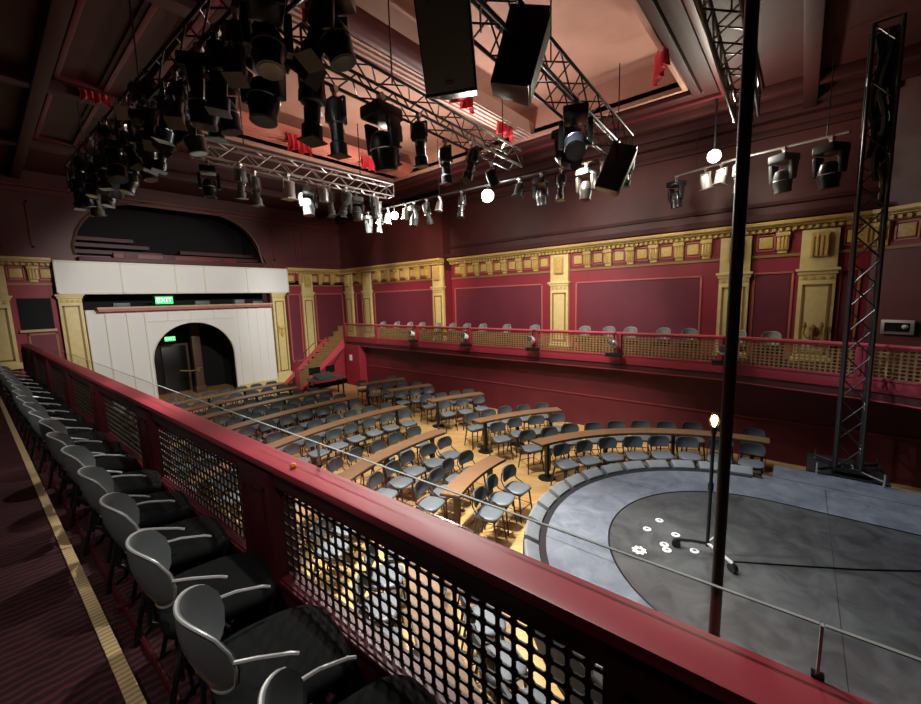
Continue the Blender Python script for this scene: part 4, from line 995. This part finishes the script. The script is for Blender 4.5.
for i, (x, y, k, s, tl) in enumerate(Bb):
    y = 4.75+.0566*(x-2.75)+(.16 if i % 2 else -.16)
    fix(k, (x, y, 6.86), PI+random.uniform(-.3, .3), tl, '%s under the middle-beam truss, %s from its dark end' % (WHAT[k], ORD[i]), s, 'lights on the middle truss')
fix('s', (3.45, 2.92, 7.22), R(-155), .35, 'largest black loudspeaker, at the camera end of the speaker truss', 1.15, 'loudspeakers over the stage')
fix('s', (4.25, 2.57, 7.22), R(-60), .30, 'black loudspeaker with its back to the ghost light, second on the speaker truss', 1.0, 'loudspeakers over the stage')
fix('s', (7.95, 2.79, 6.84), R(-70), .40, 'smaller loudspeaker with a grey side at the far end of the speaker truss', 1.0, 'loudspeakers over the stage')
for i, (x, y, k, s, tl) in enumerate([(5.9, 2.75, 'm', 1.2, .9), (6.5, 3.0, 'm', 1.1, 1.0), (8.35, 2.95, 'p', .9, .1), (8.55, 3.1, 'rs', .9, -.1), (8.8, 2.8, 'ps', .9, .2)]):
    y = 2.7+.0593*(x-3.1)+(.2 if i % 2 else -.2)
    fix(k, (x, y, 6.84), .4+i, tl, '%s on the speaker truss, %s from the camera end' % (WHAT[k], ORD[i]), s, 'lights on the speaker truss')
def px_(y): return 9.2-.0536*(y-3.6)
for i, (y, k, s, tl) in enumerate([(3.9, 'm', 1.1, .1), (4.5, 'p', 1.0, .1), (5.0, 'm', 1.0, -.2), (5.6, 'r', 1.0, .3), (7.4, 'p', 1.0, .2), (8.2, 'rs', .9, .2), (8.7, 'ps', 1.0, -.3), (9.2, 'ms', .95, .2), (9.55, 'rs', 1.0, .1), (10.35, 'rs', 1.1, .2), (10.75, 'ps', 1.0, .1), (11.3, 'ms', .9, 0)]):
    fix(k, (px_(y), y, 6.97), random.uniform(-.5, .5), tl, '%s on the dark pipe beside the work lights, %s from the stage end' % (WHAT[k], ORD[i]), s, 'lights on the dark pipe')
for i, (x, y, k, s, tl) in enumerate([(12.4, 2.75, 'm', 1.1, .1), (11.95, 2.0, 'rs', 1.1, .3), (11.72, 1.64, 'rs', 1.1, -.2), (11.5, 1.28, 'ps', 1.0, .1), (10.95, .45, 'ms', 1.2, .15), (10.45, -.25, 'm', 1.25, .1)]):
    if y > 1.27: u = (y-1.27)/1.48; P0 = (11.5+.9*u, y, 7.0+.10*u)
    else: u = (y+.48)/1.75; P0 = (10.3+1.2*u, y, 6.76+.24*u)
    fix(k, P0, PI*.8, tl, '%s on the silver pipe over the far balcony, %s toward the tower' % (WHAT[k], ORD[i]), s, 'lights on the silver pipe')
# work lights (lit)
def work(loc, label, r=.12, top=.3):
    t = thing('work_light', label, 'work light', loc, 0, 'lit work lights')
    d = (Vector((0, 0, 4.05))-Vector(loc)).normalized(); q = d.to_track_quat('Z', 'Y').to_matrix().to_4x4()
    MB().lathe([(r*.5, -.16), (r*1.05, -.1), (r*1.15, -.005), (r*1.15, .02), (r*1.05, .02), (r*1.0, .0)], 18, q).build('housing', 'black', t)
    MB().lathe([(r*1.0, .004), (r*.9, .02), (r*.5, .035), (r*.1, .04)], 18, q).build('lit_lens', 'lamp_face', t)
    MB().sweep([(.0, 0, .1), (0, 0, top)], .02, 8).build('mount', 'black', t)
work((9.03, 6.53, 6.72), 'blazing work light in the middle of the dark pipe, brightest of the lit ones', .15)
work((8.82, 10.02, 6.70), 'lit work light among silver fixtures at the end of the aluminium truss', .11)
work((11.42, 1.76, 7.16), 'lit work light above the silver pipe beside the tall black pole', .13, HC-7.16)
# rail lamps on the far balcony
t0 = thing('rail_spotlight', 'x', 'stage light')
MB().sweep([(0, 0, .12), (-.10, 0, .10), (-.12, 0, -.02)], .014, 6).build('hook', 'black', t0)
o = MB().lathe([(.03, -.1), (.075, -.06), (.085, .05), (.07, .1)], 12, Matrix.Rotation(-1.2, 4, 'Y')).build('lamp_head', 'white', t0, (-.16, 0, -.12))
MB().lathe([(.07, .1), (.06, .103)], 12, Matrix.Rotation(-1.2, 4, 'Y')).build('lens', 'lens', o)
MB().box((-.13, 0, -.36), (.12, .34, .09)).build('ballast_box', 'black', t0, bevel=.01)
MB().sweep([(-.12, 0, -.02), (-.12, 0, -.32)], .012, 6).build('arm', 'black', t0)
RL = [(11.4, 11.9), (11.36, 9.1), (11.35, 6.4), (11.34, 3.85), (11.2, 1.3)]
for i, (x, y) in enumerate(RL):
    o = t0 if i == 0 else dup(t0, (0, 0, 0)); o.location = (x-.10, y, 2.84); o.scale = (1.25, 1.25, 1.25); o['group'] = 'spotlights on the far railing'
    o['label'] = 'small silver spotlight clipped to the far railing, %s from the stair end' % ORD[i]
t = thing('wall_monitor', 'small pale-framed monitor on the dark wall beyond the tower truss', 'monitor', (13.25, -1.72, 3.13), math.atan2(-2.4, -1.3))
MB().box((0, -.05, 0), (.56, .05, .32)).build('frame', 'alu_truss', t, bevel=.01); MB().box((0, -.078, 0), (.42, .01, .2)).build('screen', 'blackgloss', t); MB().lathe([(.04, 0), (.06, .04), (.03, .08)], 12).build('lamp_knob', 'white', t, (.14, -.1, -.02))
